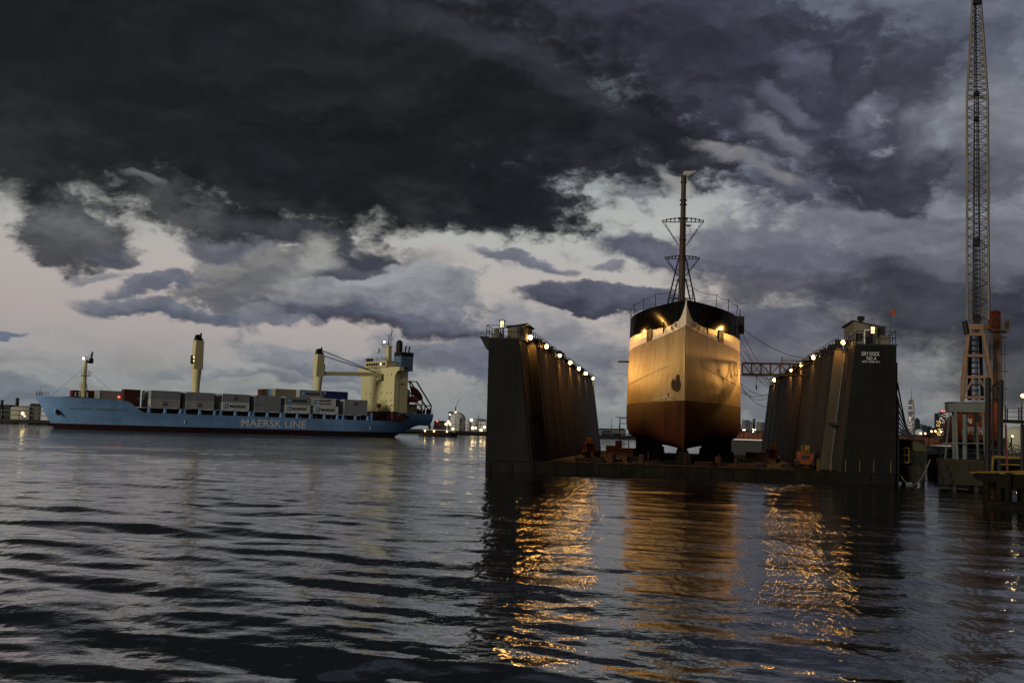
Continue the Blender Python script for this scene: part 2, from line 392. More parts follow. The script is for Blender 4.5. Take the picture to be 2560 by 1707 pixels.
# sun: the last western light, low behind the left shoulder of the viewer
sd = bpy.data.lights.new('sun', 'SUN'); sd.energy = 1.7; sd.angle = math.radians(12); sd.color = (1, .93, .8)
so = bpy.data.objects.new('sun', sd); COL.objects.link(so)
so.rotation_euler = Vector((.68, .715, -.17)).to_track_quat('-Z', 'Y').to_euler()
# ================================================================ CAMERA
cd = bpy.data.cameras.new('camera'); cam = bpy.data.objects.new('camera', cd); COL.objects.link(cam); SC.camera = cam
cd.sensor_width = 36; cd.sensor_fit = 'HORIZONTAL'; cd.lens = F/2560*36; cd.clip_end = 30000; cd.clip_start = .1
mw = Matrix(((CR[0], CU[0], -CF[0], 0), (CR[1], CU[1], -CF[1], 0), (CR[2], CU[2], -CF[2], CZ), (0, 0, 0, 1)))
cam.matrix_world = mw
# ================================================================ WATER
def water():
    nr, nc = 620, 460
    t = np.linspace(0, 1, nr); rr = 6*np.power(520/6., t)
    rr = np.concatenate([rr, [700, 1000, 2000, 5000, 12000]])
    # columns finer towards the middle of the view
    s = np.linspace(-1, 1, nc); an = np.radians(34)*s+np.radians(56)*s**7
    R, A = np.meshgrid(rr, an, indexing='ij')
    X = R*np.sin(A); Y = R*np.cos(A); Z = np.zeros_like(X)
    rs = np.random.RandomState(5)
    dr = np.gradient(rr)[:, None]
    # slow patches of calmer and livelier water
    pat = .6+.4*np.sin(X*.11+1.3*np.sin(Y*.06))*np.sin(Y*.07+.8*np.sin(X*.05+2))
    left = 1/(1+np.exp((X-.10*Y)/3.5))            # open water on the left; the right lies in the lee of the dock
    for k in range(80):
        lam = 10**rs.uniform(math.log10(.3), math.log10(9.))
        th = rs.normal(math.radians(12), math.radians(30))
        kx, ky = math.sin(th)*2*math.pi/lam, math.cos(th)*2*math.pi/lam
        amp = lam*rs.uniform(.3, 1.)*.0026*(.86 if lam > 2.0 else 1.05)
        fade = np.clip((lam/dr-2.2)/2.5, 0, 1)
        ph = rs.uniform(0, 6.28)
        q = np.sin(kx*X+ky*Y+ph+.6*np.sin(.09*X+.05*Y+ph*3))
        Z += amp*fade*(q-.25*np.cos(2*(kx*X+ky*Y+ph)))*(pat*(.75+.25*left) if lam < 1.6 else (.6+.5*left)*(.75+.25*pat))
    n0, n1 = R.shape
    co = np.stack([X, Y, Z], -1).reshape(-1, 3)
    i, j = np.meshgrid(np.arange(n0-1), np.arange(n1-1), indexing='ij'); b = (i*n1+j).ravel()
    fc = np.stack([b, b+n1, b+n1+1, b+1], -1)[:, ::-1]
    me = bpy.data.meshes.new('water'); me.vertices.add(len(co)); me.vertices.foreach_set('co', co.ravel())
    me.loops.add(fc.size); me.loops.foreach_set('vertex_index', fc.ravel().astype(np.int32))
    me.polygons.add(len(fc)); me.polygons.foreach_set('loop_start', np.arange(0, fc.size, 4, dtype=np.int32))
    me.polygons.foreach_set('use_smooth', np.ones(len(fc), dtype=bool))
    me.update(calc_edges=True); me.validate()
    m = bpy.data.materials.new('river_water'); m.use_nodes = True
    nt = m.node_tree; N = nt.nodes; L = nt.links; b = N['Principled BSDF']
    b.inputs['Base Color'].default_value = (.006, .008, .009, 1); b.inputs['Roughness'].default_value = .04; b.inputs['IOR'].default_value = 2.5
    tc = N.new('ShaderNodeTexCoord')
    def nz(sx, sy, sc, det, rough=.55):
        mp = N.new('ShaderNodeMapping'); mp.inputs['Scale'].default_value = (sx, sy, 1); L.new(tc.outputs['Object'], mp.inputs[0])
        n = N.new('ShaderNodeTexNoise'); n.inputs['Scale'].default_value = sc; n.inputs['Detail'].default_value = det; n.inputs['Roughness'].default_value = rough
        L.new(mp.outputs[0], n.inputs['Vector']); return n.outputs[0]
    def mr(x, a, b, c, d):
        n = N.new('ShaderNodeMapRange'); n.interpolation_type = 'SMOOTHSTEP'
        for i, q in enumerate((x, a, b, c, d)):
            if isinstance(q, (int, float)): n.inputs[i].default_value = q
            else: L.new(q, n.inputs[i])
        return n.outputs[0]
    def mm(op, a, b):
        n = N.new('ShaderNodeMath'); n.operation = op
        for i, q in enumerate((a, b)):
            if isinstance(q, (int, float)): n.inputs[i].default_value = q
            else: L.new(q, n.inputs[i])
        return n.outputs[0]
    sp3 = N.new('ShaderNodeSeparateXYZ'); L.new(tc.outputs['Object'], sp3.inputs[0])
    # wind: calm sheet off the quay, livelier water out on the river, broad cat's-paw patches
    patch = mr(nz(.5, 1, .03, 3), .42, .60, .0, 1.)
    wind = mm('ADD', mm('MULTIPLY', mr(sp3.outputs[1], 45, 240, .15, 1.3), mm('ADD', mm('MULTIPLY', patch, 1.1), .5)), .04)
    prev = None
    for sx, sy, sc, det, dist, k in ((.6, 1, 16., 2, .010, .6), (.7, 1, 5., 2, .036, .75), (1., .5, 2.2, 3, .085, .8), (1., .3, .9, 3, .2, .8), (.6, .6, .35, 2, .34, .6)):
        bp = N.new('ShaderNodeBump'); bp.inputs['Distance'].default_value = dist
        L.new(nz(sx, sy, sc, det), bp.inputs['Height']); L.new(mm('MINIMUM', mm('MULTIPLY', wind, k*1.6), 1.15), bp.inputs['Strength'])
        if prev is not None: L.new(prev, bp.inputs['Normal'])
        prev = bp.outputs[0]
    L.new(prev, b.inputs['Normal'])
    me.materials.append(m)
    o = bpy.data.objects.new('water', me); COL.objects.link(o); tag(o, 'dark rippled harbour water', kind='structure')
water()
# ================================================================ FLOATING DRY DOCK
dr_ = ray(1693, 1090); YAW = math.atan2(dr_[0], dr_[1]); DO = gnd(1213, 1178)
DU = Vector((math.cos(YAW), -math.sin(YAW), 0)); DV = Vector((math.sin(YAW), math.cos(YAW), 0))
def D(a, b, z=0): return Vector((DO.x, DO.y, 0))+DU*a+DV*b+Vector((0, 0, z))
def dloc(p): q = Vector(p)-Vector((DO.x, DO.y, 0)); return Vector((q.dot(DU), q.dot(DV), q.z))
def donb(px, py, b):
    d = Vector(ray(px, py)); o = Vector((DO.x, DO.y, 0)); t = (b+o.dot(DV))/d.dot(DV)
    return dloc(Vector((0, 0, CZ))+d*t)
dock = thing('floating_dry_dock', 'huge black steel floating dry dock with two high wing walls around the old ship', 'dry dock', D(0, 0), -YAW)
LEN = 86.; ZT = 12.35
# pontoon
p = MB()
p.box(0, 36.6, 0.02, LEN, -1.5, 1.0)
for i in range(19): p.box(.35+i*2, .55+i*2, -.06, .02, -1, .9)          # vertical stiffeners on the bow plate
p.box(0, 36.6, -.12, .25, 1.0, 1.1)
p.build('pontoon', PAL['deck'], dock)
# wing walls with sloping inner faces; the front bay is set back behind a step
def wall(sgn):
    w = MB()
    ax = (lambda a: a) if sgn > 0 else (lambda a: 36.6-a)
    def pr(top, bot, b0, b1, z0=1.0, out=0.):
        w.prism([(ax(out), z0), (ax(bot), z0), (ax(top), ZT), (ax(out-.05), ZT)], b0, b1, 'y')
    o = 0.0
    pr(2.76 if sgn > 0 else 3.45, 4.3 if sgn > 0 else 4.75, 0, 6, .0)
    pr(3.35 if sgn > 0 else 4.15, 4.9 if sgn > 0 else 5.4, 6, LEN)
    w.build('wing_wall', PAL['dock'], dock)
    # inner plating strakes, slightly proud, weathered
    q = MB(); t0, b0 = (3.35, 4.9) if sgn > 0 else (4.15, 5.4)
    n = 20
    for i in range(n):
        y0 = 6.06+(LEN-6.2)*i/n; y1 = 6.06+(LEN-6.2)*(i+1)/n-.10
        off = .02+.05*(i % 2)
        q.hexa([(ax(b0-.3), y0, 1.1), (ax(b0+off), y0, 1.1), (ax(b0+off), y1, 1.1), (ax(b0-.3), y1, 1.1),
                (ax(t0-.3), y0, ZT-.05), (ax(t0+off), y0, ZT-.05), (ax(t0+off), y1, ZT-.05), (ax(t0-.3), y1, ZT-.05)])
    q.build('inner_plating', PAL['dockin'], dock)
    q = MB(); t0, b0 = (2.76, 4.3) if sgn > 0 else (3.45, 4.75)
    for y0, y1 in ((.12, 2.9), (3.0, 5.9)):
        q.hexa([(ax(b0-.3), y0, 1.1), (ax(b0+.03), y0, 1.1), (ax(b0+.03), y1, 1.1), (ax(b0-.3), y1, 1.1),
                (ax(t0-.3), y0, ZT-.05), (ax(t0+.03), y0, ZT-.05), (ax(t0+.03), y1, ZT-.05), (ax(t0-.3), y1, ZT-.05)])
    q.build('inner_plating', PAL['dockin'], dock)
    fnm = MB(); fw = .87 if sgn > 0 else 1.02
    fnm.hexa([(ax(b0-.3), 5.92, 1.1), (ax(b0+fw), 5.92, 1.1), (ax(b0+fw), 6.0, 1.1), (ax(b0-.3), 6.0, 1.1), (ax(t0-.1), 5.92, ZT-.05), (ax(t0+fw), 5.92, ZT-.05), (ax(t0+fw), 6.0, ZT-.05), (ax(t0-.1), 6.0, ZT-.05)])
    fnm.build('web_plate', PAL['fin'], dock)
    # ladder up the step, ledge on the inner face, deck edge moulding
    ld = MB(); yb = 5.55
    P0 = Vector((ax(b0+.12), yb, 1.1)); P1 = Vector((ax(t0+.12), yb, ZT))
    for dy in (0, .45): ld.tube(P0+Vector((0, dy, 0)), P1+Vector((0, dy, 0)), .035, n=4)
    for i in range(36):
        c = P0.lerp(P1, i/36); ld.tube(c, c+Vector((0, .45, 0)), .025, n=4)
    ld.build('ladder', PAL['grey'], dock)
    lg = MB(); aa = b0+.62*(t0-b0)*.4
    lg.box(min(ax(aa-.2), ax(aa+.7)), max(ax(aa-.2), ax(aa+.7)), 3.5, 5.4, 5.2, 5.45)
    lg.build('ledge', PAL['dockin'], dock)
    cm = MB(); cm.box(*sorted((ax(-.12), ax(t0+.05))), -.06, 6.0, ZT+.003, ZT+.12)
    t0 = 3.35 if sgn > 0 else 4.15
    cm.box(*sorted((ax(-.12), ax(t0+.08))), 6.0, LEN+.05, ZT+.003, ZT+.12)
    cm.build('top_deck', PAL['darkgrey'], dock)
wall(1); wall(-1)
# outer fenders and brackets
fd = MB(); fd.prism([(-.9, ZT+.1), (0, ZT+.1), (0, ZT-1.2), (-.35, ZT-.9)], .2, .5, 'y'); fd.prism([(-.9, ZT+.1), (0, ZT+.1), (0, ZT-1.2), (-.35, ZT-.9)], 4, 4.3, 'y')
fd.box(-.95, -.1, 0, 6, ZT+.12, ZT+.2)
fd.build('bracket', PAL['black'], dock)
fd = MB(); fd.box(36.6, 36.95, .3, 20, 0, 7.6); fd.box(36.6, 36.8, .3, 14, 7.6, 10.9)
fd.build('fender', PAL['black'], dock)
# railings with stanchions
def rail(pts, step, parent, m, h=1.15, r=.03, name='railing', rows=(1., .5)):
    rm = MB()
    for i in range(len(pts)-1):
        p, q = Vector(pts[i]), Vector(pts[i+1]); n = max(1, round((q-p).length/step))
        for f in rows: rm.tube(p+Vector((0, 0, h*f)), q+Vector((0, 0, h*f)), r, n=4)
        for k in range(n+1): c = p.lerp(q, k/n); rm.tube(c, c+Vector((0, 0, h)), r*1.2, n=4)
    return rm.build(name, m, parent)
zr = ZT+.12
rail([(2.7, 6.0, zr), (2.7, .1, zr), (-.3, .1, zr), (-.3, LEN, zr)], 1.5, dock, PAL['rail'])
rail([(3.3, 6.4, zr), (3.3, LEN, zr)], 1.8, dock, PAL['rail'])
rail([(33.2, 6.0, zr), (33.2, .1, zr), (36.6, .1, zr), (36.6, LEN, zr)], 1.5, dock, PAL['rail'])
rail([(32.5, 6.4, zr), (32.5, LEN, zr)], 1.8, dock, PAL['rail'])
# gear crowding the railing: bollards, valve wheels, lockers, hose reels (one row of fittings per wall, each its own part)
rg = random.Random(3)
for base, s in ((2.75, 1), (33.05, -1)):
    b = 8.5
    while b < LEN-1:
        g = MB(); k = rg.random(); x = base+rg.uniform(-.2, .2)
        if k < .4:
            g.lathe([(.28, zr), (.28, zr+.12), (.15, zr+.16), (.15, zr+.75), (.24, zr+.8), (.24, zr+.92)], 10, (x, b))
            g.lathe([(.15, zr+.0), (.15, zr+.75), (.24, zr+.8), (.24, zr+.92)], 10, (x, b+.75))
            nm = 'bollard'
        elif k < .7:
            g.tube((x, b, zr), (x, b, zr+.9), .07, n=6); g.tube((x-.05, b, zr+.95), (x+.05, b, zr+.95), .34, n=12); g.box(x-.2, x+.2, b-.2, b+.2, zr, zr+.3); nm = 'valve_wheel'
        else:
            h = rg.uniform(.7, 1.15); g.box(x-.3, x+.3, b-.5, b+.5, zr, zr+h); g.box(x-.34, x+.34, b-.54, b+.54, zr+h, zr+h+.06); nm = 'locker'
        g.build(nm, PAL['black'] if rg.random() < .7 else PAL['darkgrey'], dock)
        b += rg.uniform(.9, 1.9)
# deckhouses
def cabin(x0, x1, y0, y1, z0, h, dz, lean, door=None, wins=()):
    c = MB(); c.prism([(x0, z0), (x1, z0), (x1, z0+h+(dz if lean > 0 else 0)), (x0, z0+h+(dz if lean < 0 else 0))], y0, y1, 'y')
    for i in range(int((x1-x0)/.22)): c.box(x0+.08+i*.22, x0+.13+i*.22, y0-.02, y0+.03, z0+.05, z0+h-.06)
    c = c.build('deckhouse', PAL['cabin'], dock)
    r = MB(); e = .22
    za, zb = z0+h+(dz if lean < 0 else 0), z0+h+(dz if lean > 0 else 0); s = (zb-za)/(x1-x0)
    r.prism([(x0-e, za-e*s+.01), (x1+e, zb+e*s+.01), (x1+e, zb+e*s+.1), (x0-e, za-e*s+.1)], y0-e, y1+e, 'y')
    r.build('roof', PAL['black'], c)
    for (wx0, wx1, wz0, wz1, m) in wins:
        w = MB(); w.box(wx0-.04, wx1+.04, y0-.05, y0-.025, wz0-.04, wz1+.04); w.build('window_frame', PAL['black'], c)
        w = MB(); w.box(wx0, wx1, y0-.06, y0-.045, wz0, wz1); w.build('window', m, c)
    return c
cabin(1.25, 2.95, 3.0, 8.2, zr, 1.25, .28, 1)
cabin(.6, 2.3, 40, 46, zr, 1.5, .2, 1)
cabin(.8, 2.2, 58, 61, zr, 1.0, .1, 1)
cb_ = cabin(33.35, 35.5, 2.2, 8.6, zr, 1.75, .45, -1, wins=((34.35, 34.95, zr+.15, zr+1.35, PAL['glassd']), (33.55, 33.7, zr+.5, zr+1.1, PAL['glassd']), (33.85, 34.0, zr+.5, zr+1.1, PAL['glassd'])))
dm = MB(); dm.box(34.2, 34.3, 2.12, 2.19, zr, zr+1.45); dm.box(34.2, 35.0, 2.12, 2.19, zr+1.4, zr+1.5); dm.build('door_frame', PAL['white'], cb_)
ch = MB(); ch.box(34.0, 34.3, 3.4, 3.9, zr+2.0, zr+2.5); ch.box(33.87, 34.43, 3.3, 4.0, zr+2.5, zr+2.85); ch.build('chimney', PAL['black'], cb_)
for k in range(4):
    w = MB(); w.box(33.33, 33.345, 3.0+k*1.4, 3.7+k*1.4, zr+.5, zr+1.25); w.build('side_window', PAL['glassd'], cb_)
bx = MB(); bx.box(35.4, 36.1, .6, 2.0, zr, zr+.8); bx.box(35.35, 36.15, .55, 2.05, zr+.8, zr+.86); bx.build('locker', PAL['cabin'], dock)
bx = MB(); bx.box(35.35, 35.95, 1.4, 2.1, zr+.9, zr+1.75); bx.tube((35.5, 1.8, zr+.86), (35.5, 1.8, zr+1), .08); bx.build('vent_box', PAL['darkgrey'], dock)
tk = MB(); tk.lathe([(.55, zr), (.55, zr+.55), (.2, zr+.62), (.2, zr+.95), (.27, zr+1.0), (.27, zr+1.05)], 16, (.35, 2.2)); tk.build('vent_tank', PAL['cabin'], dock, smooth=False)
# lanterns on the bow corners
for x in (1.05, 34.72):
    l = MB(); l.tube((x-.12, .75, zr), (x-.12, .75, zr+.95), .05); l.tube((x+.15, .75, zr), (x+.15, .75, zr+.95), .05)
    l.box(x-.25, x+.25, .5, .95, zr+.95, zr+1.0); l.box(x-.3, x+.3, .45, 1.0, zr+1.62, zr+1.68)
    for dx in (-.22, .18): l.box(x+dx, x+dx+.04, .52, .56, zr+1.0, zr+1.62); l.box(x+dx, x+dx+.04, .9, .94, zr+1.0, zr+1.62)
    l = l.build('lantern', PAL['black'], dock)
    g = MB(); g.box(x-.16, x+.16, .6, .86, zr+1.01, zr+1.6); g.build('lantern_glass', PAL['warmwin'], l)
# name on the right wing wall
for s, x0, x1, z0, z1 in (('DRY DOCK', 33.68, 35.2, 11.42, 11.76), ('NO. 6', 34.1, 34.9, 11.04, 11.35), ('NEW YORK, N.Y.', 33.70, 35.28, 10.78, 10.97)):
    text('lettering', s, PAL['letter'], dock, lambda x, z: (x, -.02, z), x1-x0, z1-z0, x0, z0, bold=0)
# yellow stanchions with a chain near the bow on the right
yr = MB()
for b, a in ((.15, 29.9), (.15, 30.05), (.15, 31.1), (.15, 32.35), (.15, 33.55), (.15, 34.75), (.15, 36.2)): yr.tube((a, b-.14, 1.1), (a, b-.14, 2.15), .035, n=6)
yr.build('stanchion', PAL['yellow'], dock)
# floodlights along the inner edges
def flood(a, b, s, power):
    z = ZT+.62
    h = MB(); h.tube((a-s*.25, b, ZT+.1), (a-s*.05, b, z-.12), .04, n=5); h.bar((a-s*.12, b, z-.05), (a+s*.02, b-.02, z-.02), .1)
    ax = Vector((s*.55, -.8, -.22)).normalized(); c = Vector((a+s*.02, b, z))
    h.tube(c-ax*.28, c, .14, .27, n=14)
    h = h.build('floodlight', PAL['darkgrey'], dock)
    l = MB(); rl = .17+.07*((b*7.3) % 1); l.tube(c+ax*.002, c+ax*.03, rl, rl-.02, n=14); l.build('lens', PAL['lens'], h)
    ld = bpy.data.lights.new('floodlight_lamp', 'SPOT'); ld.energy = power; ld.color = (1, .48, .11); ld.shadow_soft_size = .16; ld.spot_size = math.radians(168); ld.spot_blend = .22
    lo = bpy.data.objects.new('floodlight_lamp', ld); COL.objects.link(lo); lo.parent = h; lo.location = c+ax*.26; lo.rotation_euler = Vector((s*.85, .22 if b < 35 else .12, -.5)).to_track_quat('-Z', 'Y').to_euler()
LP = 1150.
for i, b in enumerate((2.5, 16.5, 30, 43.5, 56.7, 69, 84)): flood(3.45 if i else 3.15, b+(2.8 if i == 0 else 0), 1, LP*(.4, .6, 3., 3., 1.4, 1., 1.)[i])
for i, b in enumerate((4.8, 25, 38, 50, 76)): flood(32.4 if i else 32.75, b, -1, LP*(.45, .9, 3.2, 2.2, 1.)[i])
# ================================================================ THE OLD SHIP ON THE BLOCKS
CA = 18.2; B0 = 9.2; KZ = 2.3; RIM = 17.35
def lerpT(T, z):
    if z <= T[0][0]: return T[0][1]
    for (a, b), (c, d) in zip(T, T[1:]):
        if z <= c: return b+(d-b)*(z-a)/(c-a)
    return T[-1][1]
TB = [(2.3, .25), (2.5, .9), (2.7, 2.0), (2.95, 3.8), (3.25, 5.3), (3.7, 6.2), (4.4, 6.62), (5.4, 6.76), (7, 6.8), (10, 6.85), (13, 6.85), (14.6, 6.8), (16, 6.72), (17.35, 6.55)]
TP = [(2.3, 1.9), (4, 2.1), (7, 1.95), (11, 1.6), (14.6, 1.5), (15.6, 1.75), (16.5, 2.1), (17.35, 2.5)]
TL = [(2.3, 25), (4, 23), (7, 25.5), (14.6, 29), (17.35, 27)]
TS = [(2.3, 1.6), (3, .9), (4.5, .5), (7, .25), (14.6, .1), (17.35, 0)]
def hb(b, z):
    t = (b-B0-lerpT(TS, z))/lerpT(TL, z)
    t = min(1, max(0, t)); w = lerpT(TB, z)*(1-(1-t)**lerpT(TP, z))
    if b > 60:
        u = min(1, (b-60)/19.); k = 1-(u**2.2)*(.55 if z > 9 else .55+.45*(9-z)/6.7)
        w *= max(.02, k)
    return max(.07, w)
def zwh(b): return 15.02+2.25*math.exp(-(b-B0)/1.05)+.02*(b-B0)
def zbf(b): return 14.12+.72*math.exp(-(b-B0)/5)
def ship_rows(b):
    zb, zw = zbf(b), zwh(b)
    r = [2.3, 2.5, 2.7, 2.95, 3.3, 3.8, 4.6, 5.6, 6.5, 7.35]
    r += [7.35+(zb-7.35)*k/6 for k in range(1, 7)]
    r += [zb+(zw-zb)*k/3 for k in (1, 2, 3)]
    rim = max(RIM, zw+.02)
    r += [zw+(rim-zw)*k/3 for k in (1, 2, 3)]
    return r
SB = [B0, B0+.15, B0+.4, B0+.8, B0+1.3, B0+1.9, B0+2.6]+[B0+3.4+k*1.1 for k in range(28)]+[44, 50, 56, 60, 63, 66, 69, 72, 75, 77.5, 79]
hull = MB(); nrow = len(ship_rows(20))
for side in (-1, 1):
    vs = []; 
    for b in SB:
        for z in ship_rows(b): vs.append((side*hb(b, z), b+lerpT(TS, z)*(1 if b < 30 else 0)*max(0, 1-(b-B0)/8), z))
    fs = []; ms = []
    for i in range(len(SB)-1):
        for j in range(nrow-1):
            q = (i*nrow+j, (i+1)*nrow+j, (i+1)*nrow+j+1, i*nrow+j+1)
            hull.add([vs[k] for k in q], [(0, 1, 2, 3)] if side > 0 else [(3, 2, 1, 0)], 0 if j < 9 else 1 if j < 15 else 2 if j < 18 else 3)
    # stem bar half and bottom
    for j in range(nrow-1):
        hull.add([(0, vs[j][1]-.03, vs[j][2]), vs[j], vs[j+1], (0, vs[j+1][1]-.03, vs[j+1][2])], [(0, 1, 2, 3)] if side > 0 else [(3, 2, 1, 0)], 0 if j < 9 else 1 if j < 15 else 2 if j < 18 else 3)
for i in range(len(SB)-1):
    w0, w1 = hb(SB[i], 2.3), hb(SB[i+1], 2.3); y0 = SB[i]+lerpT(TS, 2.3)*max(0, 1-(SB[i]-B0)/8) if SB[i] < 30 else SB[i]; y1 = SB[i+1]+lerpT(TS, 2.3)*max(0, 1-(SB[i+1]-B0)/8) if SB[i+1] < 30 else SB[i+1]
    hull.add([(-w0, y0, 2.3), (w0, y0, 2.3), (w1, y1, 2.3), (-w1, y1, 2.3)], [(3, 2, 1, 0)], 0)
ze = ship_rows(79)
hull.add([(-hb(79, z), 79, z) for z in ze]+[(hb(79, z), 79, z) for z in reversed(ze)], [tuple(range(2*len(ze)))], 1)
for i in range(4, len(SB)-1):                                   # weather deck inside the bulwark
    w0, w1 = hb(SB[i], 16.0)-.12, hb(SB[i+1], 16.0)-.12
    hull.add([(-w0, SB[i], 16.25), (w0, SB[i], 16.25), (w1, SB[i+1], 16.25), (-w1, SB[i+1], 16.25)], [(0, 1, 2, 3)], 3)
old = thing('old_ship', 'old steel ship on blocks in the dry dock, bow on, buff hull over red bottom', 'ship', D(CA, 0), -YAW)
SH = [mat('ship_red_bottom', (.042, .0125, .006), .55, .35, .5, rust=(.022, .008, .004), rscale=.4, rthr=.52, stretch=(1, 1, .3), bump=.15, bscale=1.2, spec=.1, seams=('y', 5.5, 1.25, .3)),
      mat('ship_buff', (.25, .18, .085), .48, .34, .9, rust=(.14, .075, .03), rscale=.7, rthr=.53, stretch=(1, 1, .3), bump=.2, bscale=1.3, spec=.1, seams=('y', 5.5, 1.45, .22)),
      mat('ship_white', (.6, .52, .4), .36, .15, .7, rust=(.3, .18, .08), rscale=.6, rthr=.62, stretch=(1, 1, .4), bump=.15, bscale=1.3, spec=.1),
      mat('ship_black', (.003, .003, .003), .6, .3, .7, bump=.35, bscale=2.2, spec=0., coat=.12)]
import bmesh
o = hull.build('hull', SH, old, smooth=True, fix=False)
bm = bmesh.new(); bm.from_mesh(o.data); bmesh.ops.remove_doubles(bm, verts=[v for v in bm.verts if abs(v.co.x) > .03], dist=.002); bm.to_mesh(o.data); bm.free()
o.data.polygons.foreach_set('use_smooth', [True]*len(o.data.polygons))
def ypos(b, z): return b+lerpT(TS, z)*max(0, 1-(b-B0)/8)
def skin(name, side, poly, mt, out=.03, parent=None, fan=True):
    """plate or patch lying on the hull: (b,z) outline, pushed out by its thickness"""
    vs = []
    cx = sum(q[0] for q in poly)/len(poly); cz = sum(q[1] for q in poly)/len(poly)
    def S(b, z, o):
        e = .05; w = hb(b, z); dn = Vector((1, -(hb(b+e, z)-w)/e, -(hb(b, z+e)-w)/e)).normalized()
        return Vector((side*(w+dn.x*o), ypos(b, z)+dn.y*o, z+dn.z*o))
    m = MB(); n = len(poly); K = 4
    rings = []
    for k in range(K+1):
        f = k/K; rings.append([S(cx+(b-cx)*f, cz+(z-cz)*f, out) for b, z in poly])
    vs = [v for r in rings for v in r]; fs = []
    for k in range(K):
        for i in range(n): fs.append((k*n+i, k*n+(i+1) % n, (k+1)*n+(i+1) % n, (k+1)*n+i))
    base = [S(b, z, -.05) for b, z in poly]; vs += base
    for i in range(n): fs.append((K*n+i, K*n+(i+1) % n, (K+1)*n+(i+1) % n, (K+1)*n+i))
    m.add(vs, fs); return m.build(name, mt, parent or old), S
def circ(b, z, r, n=14, sb=1.): return [(b+r*sb*math.cos(2*math.pi*i/n), z+r*math.sin(2*math.pi*i/n)) for i in range(n)]
for side in (-1, 1):
    o, S = skin('hawse_plate', side, [(10.9, 14.72), (13.6, 14.46), (13.5, 15.12), (10.9, 15.42)], SH[2], .07)
    for bb, zz in ((11.6, 15.06), (12.85, 14.84)):
        r, _ = skin('hawse_ring', side, circ(bb, zz, .32, sb=1.25), SH[2], .14, o)
        skin('hawse_pipe', side, circ(bb, zz, .24, sb=1.25), PAL['black'], .155, r)
    skin('rubbing_strip', side, [(10.6, 14.62), (15.5, 14.28), (15.5, 14.38), (10.6, 14.72)], SH[2], .09)
    skin('anchor_recess', side, [(20.8, 14.2), (22.9, 14.16), (21.4, 15.42), (19.3, 15.42)], PAL['black'], .05)
    br = MB(); p0 = S(15.2, 16.0, .1)
    br.tube(S(15.1, 15.6, .05), S(15.6, 14.5, .22), .05); br.tube(S(15.6, 14.5, .22), S(15.3, 15.2, .05), .04); br.tube(S(14.9, 15.2, .05), S(15.6, 14.5, .22), .04)
    br.build('chain_bracket', PAL['black'], old)
    sl = MB()
    for k in range(18): 
        q = S(14+k*2.2, 9.2+1.8*math.exp(-k/6.), .012); q2 = S(14+(k+1)*2.2, 9.2+1.8*math.exp(-(k+1)/6.), .012); sl.tube(q, q2, .025, n=4)
    sl.build('plate_seam', SH[1], old)
    rb = MB(); rb.box(side*6.55-.5 if side > 0 else -7.05, 7.05 if side > 0 else -6.05, 33, 34.2, 16.25, 18.3) if side > 0 else rb.box(-6.6, -6.2, 60, 62, 16.2, 17.2)
    rb.build('bulwark_locker', PAL['black'], old)
# torn rusty scar low on the port bow
skin('rust_scar', -1, [(10.35, 8.5), (10.9, 8.2), (11.6, 8.35), (12.2, 8.6), (12.5, 9.1), (12.2, 9.6), (11.6, 9.3), (11.2, 10.0), (10.7, 9.9), (10.5, 9.3), (10.2, 9.0)], mat('scar_rust', (.03, .02, .012), .9, .5, 3), .05)
skin('rust_scar', -1, circ(12.9, 8.0, .16), MATS['scar_rust'], .05)
for side, z0, b0_, b1_ in ((-1, 10.9, 14, 18), (-1, 7.7, 12, 16.5), (1, 7.75, 15, 22)):
    skin('paint_scrape', side, [(b0_, z0+.25), (b1_, z0-.2), (b1_, z0-.12), (b0_, z0+.33)], mat('scrape_paint', (.5, .42, .28), .6, .3, 4), .02)
ps = MB(); ps.box(-8.0, -6.7, 34.8, 35.1, 12.6, 12.8); ps.build('side_spar', PAL['black'], old)
# bulwark rail with stanchions and drooping wires
st_ = MB(); wires = MB()
for side in (-1, 1):
    pts = [(b, side*hb(b, RIM)) for b in (10.2, 15.5, 19.5, 24.5, 29.5, 34, 39, 44, 50, 56)]
    for b, x in pts: st_.tube((x, b, RIM-.05), (x, b, RIM+1.35), .035, n=4)
    for (b, x), (b2, x2) in zip(pts, pts[1:]):
        wires.path(sag((x, b, RIM+1.33), (x2, b2, RIM+1.33), .22, 8), .028, 4)
st_.build('rail_stanchions', PAL['rail'], old); wires.build('rail_wire', PAL['rope'], old)
